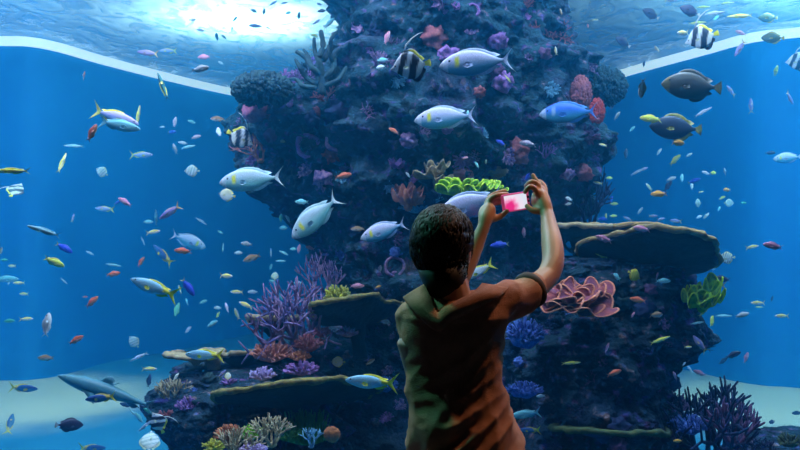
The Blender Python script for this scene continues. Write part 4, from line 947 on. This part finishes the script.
# labels that single out each small fish by what it swims beside
MARKS = BIG+[('the large antler-shaped coral',316,60),('the phone',514,202),('the bent elbow',560,272),('the lime green lettuce coral',456,190),('the blocky shelf coral',600,70),('the tall red sponge',582,85),
 ('the pink sponge',256,110),('the dark shelf coral at upper left',262,75),('the bright glow at the surface',250,30),('the violet staghorn thicket',300,325),('the yellow-green bushy coral',338,298),('the tip of the front table coral',708,256),
 ('the red-orange lettuce coral',575,298),('the dark staghorn by the narrow table coral',592,205),('the dark thicket at lower right',706,420)]
COLW = {k: v[3] for k, v in KIND.items()}
taken = set()
def where(dx, dy):
    v = 'above' if dy < 0 else 'below'; h = 'left' if dx < 0 else 'right'
    if abs(dx) < abs(dy)*.5: return v
    if abs(dy) < abs(dx)*.5: return h+' of'
    return v+' and '+h+' of'
for r, kind, px, py, ln, d in SMALL:
    base = ('tiny ' if ln < 9 else 'small ')+COLW[kind].replace('small ', '')
    ms = sorted(MARKS, key=lambda m: (m[1]-px)**2+(m[2]-py)**2)[:14]; done = False
    for pose in ('', ' heading '+d):
        for (m, mx_, my_) in ms[:4]:
            q = math.hypot(px-mx_, py-my_); w = where(px-mx_, py-my_)
            lab = base+pose+(', just ' if q < 26 else ', ')+w+' '+m
            if len(lab.split()) <= 16 and lab not in taken: done = True; break
        if done: break
    if not done:
        for (m, mx_, my_) in ms:
            lab = base+', '+where(px-mx_, py-my_)+' '+m
            if len(lab.split()) <= 16 and lab not in taken: break
    taken.add(lab); r['label'] = lab
# the same for the small coral colonies
CW = {'violet':'violet','purple_pink':'lilac-pink','dark_teal':'dark teal','plum':'dark plum','maroon':'dull maroon','navy':'navy-dark','sky':'pale blue','blue_lit':'blue','pink':'pink'}
KW = {'finger_coral':'stubby coral tuft','branching_coral':'branching coral','ruffled_coral':'ruffled coral','knob_coral':'knobbly coral'}
MARKS += [('the wide table coral at lower left',300,385),('the upper olive table coral',640,232),('the pink ring-shaped coral',308,147),('the cream staghorn at lower left',172,395),('the left elbow-side shoulder',402,305)][:4]
CORALS = [('the small pale table coral',198,353),('the thin low table coral',612,430),('the lower strip of blue-lit coral',524,385)]
MARKS += CORALS
for o, kn, key, px, py, w in SMALLC:
    base = 'small '+CW[key]+' '+KW[kn]; ms = sorted(MARKS, key=lambda m: (m[1]-px)**2+(m[2]-py)**2)[:30]; lab = None
    for m, mx_, my_ in ms:
        q = math.hypot(px-mx_, py-my_); c = base+(', just ' if q < 26 else ', ')+where(px-mx_, py-my_)+' '+m
        if len(c.split()) <= 16 and c not in taken: lab = c; break
    taken.add(lab); o['label'] = lab
# ------------------------------------------------------------ the visitor
def remeshed(g, voxel, smooth=4, fn=None):
    me = bpy.data.meshes.new('tmp'); me.from_pydata([tuple(v) for v in g.v], [], g.f)
    bm = bmesh.new(); bm.from_mesh(me); bmesh.ops.recalc_face_normals(bm, faces=bm.faces); bm.to_mesh(me); bm.free()
    o = bpy.data.objects.new('tmp', me); C.objects.link(o)
    m = o.modifiers.new('r', 'REMESH'); m.mode = 'VOXEL'; m.voxel_size = voxel; m.use_smooth_shade = True
    s = o.modifiers.new('s', 'SMOOTH'); s.iterations = smooth; s.factor = .5
    dg = bpy.context.evaluated_depsgraph_get(); e = o.evaluated_get(dg).to_mesh()
    vs = [v.co.copy() for v in e.vertices]; ns = [v.normal.copy() for v in e.vertices]; fs = [tuple(p.vertices) for p in e.polygons]
    o.evaluated_get(dg).to_mesh_clear(); bpy.data.objects.remove(o)
    q = G(); q.v = [fn(v, n) for v, n in zip(vs, ns)] if fn else vs; q.f = fs
    return q
def limb(g, pts, k=14, n=4):
    """pts: (px,py,Y,r) joints, smoothed"""
    c = crom([Vector((a, b, cc)) for a, b, cc, r in pts], n); rr = crom([Vector((r, 0, 0)) for *_, r in pts], n)
    P3 = [P(v.x, v.y, v.z) for v in c]; R = [max(.003, v.x) for v in rr]
    g.tube(P3, R, k); g.ball(P3[0], R[0], 12, 8); g.ball(P3[-1], R[-1], 12, 8)
HY = 2.42
HC = P(442, 249, HY)
HR = Euler((math.radians(-4), math.radians(4), math.radians(-22))).to_matrix()   # turned a little towards the phone
body = G()
def hb(c, r, nu=20, nv=14):
    q = G(); q.ball((0,0,0), r, nu, nv); n = len(body.v)
    body.v += [HC+HR@(v+Vector(c)) for v in q.v]; body.f += [tuple(i+n for i in f) for f in q.f]
hb((0,-.005,.015), (.074,.090,.092)); hb((0,.038,-.035), (.054,.052,.062)); hb((0,.055,-.075), (.030,.030,.022)); hb((0,.02,-.055),(.054,.05,.04))
hb((0,.092,-.020), (.010,.018,.012), 10, 8); hb((0,.086,.0), (.007,.010,.022), 8, 6)              # nose
hb((0,.086,-.050), (.020,.008,.005), 10, 6); hb((0,.084,-.058), (.017,.008,.005), 10, 6)           # lips
hb((0,.080,.022), (.045,.010,.008), 12, 6)                                                          # brow
for s in (-1, 1):
    hb((s*.076,.004,-.008), (.009,.020,.030), 12, 10); hb((s*.081,-.004,-.004), (.006,.012,.022), 10, 8)
    hb((s*.030,.068,-.03), (.022,.018,.02), 10, 8)
limb(body, [(447,268,2.405,.056),(450,290,2.39,.055),(453,314,2.40,.062)])
# trunk, hips, legs
rs = []
for z, cx, rx, ry, y in ((1.20,.145,.05,.05,2.41),(1.17,.143,.12,.075,2.41),(1.12,.140,.15,.088,2.41),(1.02,.150,.132,.088,2.42),(.90,.155,.118,.082,2.42),(.80,.160,.120,.086,2.42),(.70,.162,.135,.095,2.42),(.62,.162,.13,.09,2.42)):
    rs.append([Vector((cx+rx*math.cos(2*PI*j/24), y+ry*math.sin(2*PI*j/24), z)) for j in range(24)])
body.rings(rs)
for s in (-1, 1):
    x = .162+s*.072
    body.tube([(x,2.42,.68),(x+s*.01,2.42,.50),(x+s*.015,2.425,.36),(x+s*.018,2.41,.24),(x+s*.02,2.405,.10),(x+s*.02,2.41,.05)], [.078,.068,.050,.050,.033,.035], 16)
    body.ball((x+s*.025,2.45,.035), (.038,.10,.034), 14, 8)
# raised right arm and hidden left arm
limb(body, [(486,308,2.41,.050),(505,303,2.42,.047),(528,293,2.47,.040),(548,276,2.54,.034)])
limb(body, [(548,276,2.54,.034),(553,262,2.575,.034),(552,243,2.63,.033),(549,225,2.69,.026),(547,213,2.73,.021)])
limb(body, [(421,312,2.41,.050),(416,318,2.46,.046),(425,318,2.58,.040),(442,305,2.68,.034)])
limb(body, [(442,305,2.68,.034),(455,285,2.70,.035),(469,260,2.72,.030),(479,238,2.73,.023),(484,226,2.735,.020)])
# palms and five fingers each
limb(body, [(547,213,2.73,.021),(544,205,2.75,.026),(541,197,2.77,.026)]); limb(body, [(544,209,2.74,.02),(538,203,2.765,.022),(537,196,2.78,.018)])
for f in ([(538,196,2.765,.0105),(534,188,2.755,.0095),(529,187,2.75,.009),(525,192,2.752,.008)],
          [(541,193,2.775,.0105),(537,184,2.775,.0095),(531,182,2.775,.009),(526,186,2.79,.008)],
          [(543,193,2.785,.010),(539,184,2.80,.009),(535,179,2.81,.0085),(533,175,2.815,.0075)],
          [(546,195,2.79,.009),(545,187,2.81,.008),(541,182,2.83,.0075),(538,181,2.84,.007)],
          [(543,209,2.735,.012),(538,211,2.735,.0115),(532,210,2.74,.010),(527,206,2.752,.0085)]): limb(body, f, 10)
limb(body, [(484,226,2.735,.020),(486,218,2.745,.024),(489,210,2.76,.023)]); limb(body, [(485,221,2.74,.02),(484,212,2.765,.018),(489,205,2.78,.013)])
for f in ([(488,207,2.765,.0105),(491,199,2.765,.0095),(498,195,2.765,.009),(507,194,2.79,.008)],
          [(486,209,2.775,.0105),(488,200,2.785,.0095),(495,194,2.80,.009),(505,191,2.81,.008)],
          [(485,212,2.79,.010),(487,204,2.81,.009),(494,198,2.825,.0085),(504,198,2.83,.0075)],
          [(486,216,2.79,.009),(488,209,2.82,.008),(494,204,2.835,.0075),(501,203,2.84,.007)],
          [(488,219,2.745,.012),(494,219,2.75,.0115),(501,216,2.757,.010),(507,211,2.757,.0085)]): limb(body, f, 10)
skin = mat('skin', (.42,.22,.13), .5, (.36,.18,.11), 9, spec=.35)
bodyq = remeshed(body, .0042, 3)
person = bodyq.build('person', skin)
tag(person, 'person seen from behind in a brown short-sleeved shirt, raising a phone with both hands', 'person')
for s in (-1, 1):
    e = G(); q = G(); q.ball((s*.029,.079,.006), (.012,.008,.010), 12, 8); e.v = [HC+HR@v for v in q.v]; e.f = q.f
    e.build('eye', mat('eye_white', (.75,.73,.7), .2), person)
    i = G(); q = G(); q.ball((s*.029,.0865,.006), (.005,.002,.005), 10, 6); i.v = [HC+HR@v for v in q.v]; i.f = q.f
    i.build('iris', mat('iris_brown', (.03,.015,.01), .2), person)
# hair
h = G(); q = G(); nu, nv = 64, 44; rs = []
for i in range(nv+1):
    th = PI*(i/nv*.98+.01); ring = []
    for j in range(nu):
        a = 2*PI*j/nu; d = Vector((math.sin(th)*math.cos(a), math.sin(th)*math.sin(a), -math.cos(th)))
        front = max(0, d.y); low = max(0, -d.z)
        r = Vector((.087, .104, .108)); cut = 1-.22*low*front-.30*max(0, low-.45)*(.6+front*2)-.05*low-.13*front*(d.z < .55)
        p = Vector((d.x*r.x, d.y*r.y-.006, d.z*r.z+.016))*cut
        st = Vector((d.x*5+d.z*3, d.y*5, d.z*3)); p += d*(.006*noise.noise(st*2.4)+.006*abs(noise.noise(Vector((d.x*16, d.y*16, d.z*5+3)))))
        ring.append(HC+HR@p)
    rs.append(ring)
h.rings(rs)
q = G(); q.tube([HC+Vector((0,-.035,-.05)), HC+Vector((.006,-.035,-.10)), HC+Vector((.012,-.028,-.135)), HC+Vector((.014,-.022,-.155))], [.070,.058,.046,.026], 20); n = len(h.v)  # hair carried down the nape so the neck reads as shaded
h.v += q.v; h.f += [tuple(i+n for i in f) for f in q.f]
for k in range(900):                     # short locks lying over the crown and nape
    rnd2 = random.Random(k+5); a = rnd2.uniform(PI*.9, PI*2.1) if k % 3 else rnd2.uniform(0, 2*PI); z = rnd2.uniform(-.75, .98) if k % 3 else rnd2.uniform(.5, 1)
    s = math.sqrt(1-z*z); d = Vector((s*math.cos(a), s*math.sin(a), z)); p = Vector((d.x*.085, d.y*.102-.006, d.z*.106+.016)); dn = Vector((.35*math.sin(z*5),-.35,-.85)); t = (dn-d*dn.dot(d)).normalized()
    L_ = .034*rnd2.uniform(.7, 1.3)
    h.tube([HC+HR@(p-d*.002), HC+HR@(p+d*.0035+t*L_*.5-d*L_*.07), HC+HR@(p+t*L_-d*L_*.16)], [.0042,.0036,.001], 4)
for k in range(420):                     # nape hair, lengthened to put shade on the neck
    rnd2 = random.Random(k+5000); u = rnd2.random(); a = rnd2.uniform(PI*1.0, PI*2.0); r = .068+(.040-.068)*u
    c = HC+Vector((.014*u, -.035+.013*u, -.025-.12*u)); d = Vector((math.cos(a), math.sin(a), 0)); p = c+d*r; l = rnd2.uniform(.02,.035)
    h.tube([p, p+d*.002+Vector((0,0,-l*.5)), p-d*.008+Vector((rnd2.uniform(-.008,.008),0,-l))], [.0042,.0036,.001], 4)
h.build('hair', mat('hair', (.005,.003,.002), .6, (.018,.009,.004), 40, spec=.2), person)
# shirt
sh = G(); rs = []
zy = lambda py: CZ+(225-py)/F*2.40
for py, l, r, d in ((294,432,478,.060),(299,414,500,.080),(306,404,510,.098),(318,399,513,.108),(335,399,507,.112),(355,402,503,.106),(380,404,504,.104),(400,407,508,.116),(420,410,514,.140),(438,411,519,.158),(458,410,522,.168),(470,412,520,.16),(476,420,512,.14)):
    cx = ((l+r)/2-400)/F*2.40; rx = (r-l)/2/F*2.40
    rs.append([Vector((cx+rx*math.copysign(abs(math.cos(a))**.8, math.cos(a)), 2.415+d*math.copysign(abs(math.sin(a))**.85, math.sin(a)), zy(py))) for a in [2*PI*j/40 for j in range(40)]])
sh.rings(rs)
limb(sh, [(480,312,2.40,.066),(502,304,2.42,.064),(520,296,2.455,.056),(531,289,2.485,.052)])
limb(sh, [(428,314,2.40,.066),(416,318,2.43,.062),(417,322,2.50,.054),(426,318,2.56,.050)])
def wrinkle(v, n):
    top = max(0, min(1, (v.z-1.02)/.1))*(1 if v.y < 2.40 and v.z < 1.19 else 0)*.55
    q = v*1.0; k = (CZ+.15-v.z)
    a = noise.noise(Vector((v.x*3+v.z*3, v.y*3, v.z*15-v.x*13))); b = noise.noise(Vector((v.x*14+v.z*9, v.y*7+4, v.z*13-v.x*12)))
    rdg = (1-abs(a)*2.4)*.011+(1-abs(b)*2.2)*.005
    low = max(0, min(1, (1.02-v.z)/.18)); return v+n*(rdg*(.6+1.2*low)*(1-top)-.006)
shirtm = mat('shirt_cloth', (.40,.19,.12), .88, (.32,.15,.09), 30, bump=.25, bscale=300, spec=.1)
shq = remeshed(sh, .0065, 5, wrinkle)
shirt = shq.build('shirt', shirtm, person)
def band(pts, w, th, name, m, parent):
    g = G(); rs = []
    for i, (a, b) in enumerate(pts):
        a, b = Vector(a), Vector(b); mdl = (a+b)/2; nrm = Vector((0,-1,.25)).normalized()
        rs.append([a+nrm*th*.3, mdl+nrm*th, b+nrm*th*.4, b-nrm*th, mdl-nrm*th*.8, a-nrm*th])
    g.rings(rs); return g.build(name, m, parent)
ins = [(424,284,2.37),(430,296,2.335),(437,312,2.305),(444,307,2.305),(458,300,2.31),(474,291,2.33),(482,283,2.37)]
ous = [(403,297,2.39),(412,309,2.325),(437,331,2.285),(452,321,2.29),(475,309,2.30),(500,296,2.33),(508,288,2.39)]
def sm(t): return [P(v.x, v.y, v.z) for v in crom([Vector(a) for a in t], 4)]
band(list(zip(sm(ins), sm(ous))), 0, .011, 'collar', shirtm, shirt)
g = G(); lp = P(529,291,2.478); ax = (P(536,286,2.50)-P(524,294,2.46)).normalized(); u = ax.orthogonal().normalized(); w = ax.cross(u)
g.rings([[lp+ax*dz+(u*math.cos(2*PI*j/24)+w*math.sin(2*PI*j/24))*r for j in range(24)] for dz, r in ((-.012,.050),(.0,.0545),(.012,.0545),(.016,.050),(.012,.046),(0,.046))]); g.build('sleeve_hem', mat('hem_dark', (.05,.03,.025), .9), shirt)
# trousers and shoes (below the view)
tr = G()
tr.rings([[Vector((.162+rx*math.cos(2*PI*j/24), 2.42+ry*math.sin(2*PI*j/24), z)) for j in range(24)] for z, rx, ry in ((.84,.125,.092),(.70,.148,.108),(.60,.146,.105))])
for s in (-1, 1):
    x = .162+s*.074; tr.tube([(x,2.42,.70),(x+s*.01,2.42,.5),(x+s*.016,2.42,.33),(x+s*.02,2.412,.12),(x+s*.02,2.41,.07)], [.088,.080,.066,.056,.055], 16)
remeshed(tr, .008, 4).build('trousers', mat('trouser_cloth', (.03,.035,.06), .9, (.04,.045,.07), 20), person)
for s in (-1, 1):
    x = .162+s*.097; g = G(); rs = []
    for t, w_, hh in ((-.06,.030,.06),(-.04,.042,.085),(.0,.044,.085),(.06,.046,.065),(.12,.048,.05),(.165,.036,.036),(.18,.02,.02)):
        rs.append([Vector((x+w_*math.cos(a), 2.40+t, max(.002, hh*.5+hh*.5*math.sin(a)))) for a in [2*PI*j/16 for j in range(16)]])
    g.rings(rs); g.build('shoe', mat('shoe_leather', (.04,.04,.045), .5), person)

# phone held in the raised hands
PC = P(515.5, 202, 2.765); ph = empty('phone', PC, 'small pink-cased phone with a lit pink and white screen, held up in both hands', 'phone')
PR = Euler((math.radians(4), math.radians(-9.5), math.radians(4))); ph.rotation_euler = PR
def rbox(w, hgt, d, r=.006, y0=0, k=5):
    g = G(); pts = []
    for cx, cz, a0 in ((w/2-r, hgt/2-r, 0), (-w/2+r, hgt/2-r, PI/2), (-w/2+r, -hgt/2+r, PI), (w/2-r, -hgt/2+r, 1.5*PI)):
        for i in range(k): a = a0+PI/2*i/(k-1); pts.append((cx+r*math.cos(a), cz+r*math.sin(a)))
    g.rings([[Vector((x*q, y0+yy, z*q)) for x, z in pts] for yy, q in ((0,.96),(d*.2,1),(d*.8,1),(d,.96))]); return g
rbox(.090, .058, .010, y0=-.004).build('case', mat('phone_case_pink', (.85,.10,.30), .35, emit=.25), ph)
# screen: a bright picture of a pink flower on white
m = bpy.data.materials.new('phone_screen'); m.use_nodes = True; nt = m.node_tree; b = nt.nodes['Principled BSDF']; N = nt.nodes.new; Lk = nt.links.new
tc = N('ShaderNodeTexCoord'); mp = N('ShaderNodeMapping'); mp.inputs['Location'].default_value = (.020, 0, .012); Lk(tc.outputs['Object'], mp.inputs[0])
ln = N('ShaderNodeVectorMath'); ln.operation = 'LENGTH'; Lk(mp.outputs[0], ln.inputs[0]); ns = N('ShaderNodeTexNoise'); ns.inputs['Scale'].default_value = 90; Lk(tc.outputs['Object'], ns.inputs['Vector'])
ad = N('ShaderNodeMath'); ad.operation = 'MULTIPLY_ADD'; ad.inputs[1].default_value = .022; Lk(ns.outputs['Fac'], ad.inputs[0]); Lk(ln.outputs['Value'], ad.inputs[2])
rp = N('ShaderNodeValToRGB'); e = rp.color_ramp.elements; e[0].position = .024; e[0].color = (.85,.03,.25,1); e[1].position = .034; e[1].color = (.95,.35,.62,1); x = e.new(.042); x.color = (.93,.75,.90,1); x = e.new(.062); x.color = (.75,.80,.92,1)
Lk(ad.outputs[0], rp.inputs[0]); Lk(rp.outputs[0], b.inputs['Emission Color']); b.inputs['Emission Strength'].default_value = .95; b.inputs['Base Color'].default_value = (.02,.02,.02,1)
rbox(.073, .049, .001, .002, y0=-.0052).build('screen', m, ph)
g = G(); 
for zz, r_ in ((.010,.0048),(-.003,.004),(-.014,.003)):
    g.rings([[Vector((.0415+r_*.7*math.cos(2*PI*j/12), yy, zz+r_*math.sin(2*PI*j/12))) for j in range(12)] for yy in (-.0058,-.004)])
g.build('button', mat('phone_black', (.01,.01,.012), .3), ph)

# lamps in the hall that catch the visitor's back, plus one added for the arm
def spot(loc, tgt, energy, col, label, size=.16, ang=50):
    r = empty('ceiling_spotlight', loc, label, 'spotlight'); d = (Vector(tgt)-Vector(loc)).normalized(); q = d.to_track_quat('-Z', 'Y').to_matrix().to_4x4()
    g = G(); k = 20; g.rings([[q.to_3x3()@Vector((rr*math.cos(2*PI*j/k), rr*math.sin(2*PI*j/k), zz)) for j in range(k)] for rr, zz in ((.085,-.02),(.095,-.02),(.095,.06),(.07,.14),(.03,.17))]); g.build('housing', mat('spot_black', (.02,.02,.02), .5), r)
    G().tube([(0,0,.05),(0,0,4.7-loc[2])], .012, 8).build('rod', mat('spot_black', (.02,.02,.02), .5), r)
    L = bpy.data.lights.new('spot_bulb', 'SPOT'); L.energy = energy; L.color = col; L.spot_size = math.radians(ang); L.spot_blend = .6; L.shadow_soft_size = size*.5
    o = bpy.data.objects.new('bulb', L); C.objects.link(o); o.parent = r; o.matrix_local = q @ Matrix.Translation((0,0,-.04))
spot((1.5,2.86,3.2), (.24,2.35,1.1), 120, (1,.50,.26), 'warm spotlight hung at the right of the hall, aimed at the person')
spot((-1.15,2.92,3.1), (0,2.35,1.2), 150, (.10,.85,.62), 'greenish spotlight hung at the left of the hall')
spot((2.1,-.6,3.6), (.44,2.6,1.40), 11, (1,.52,.30), 'unseen warm narrow spotlight added behind the right of the person to light the raised arm', ang=11)  # unseen lamp, added only to brighten the raised arm
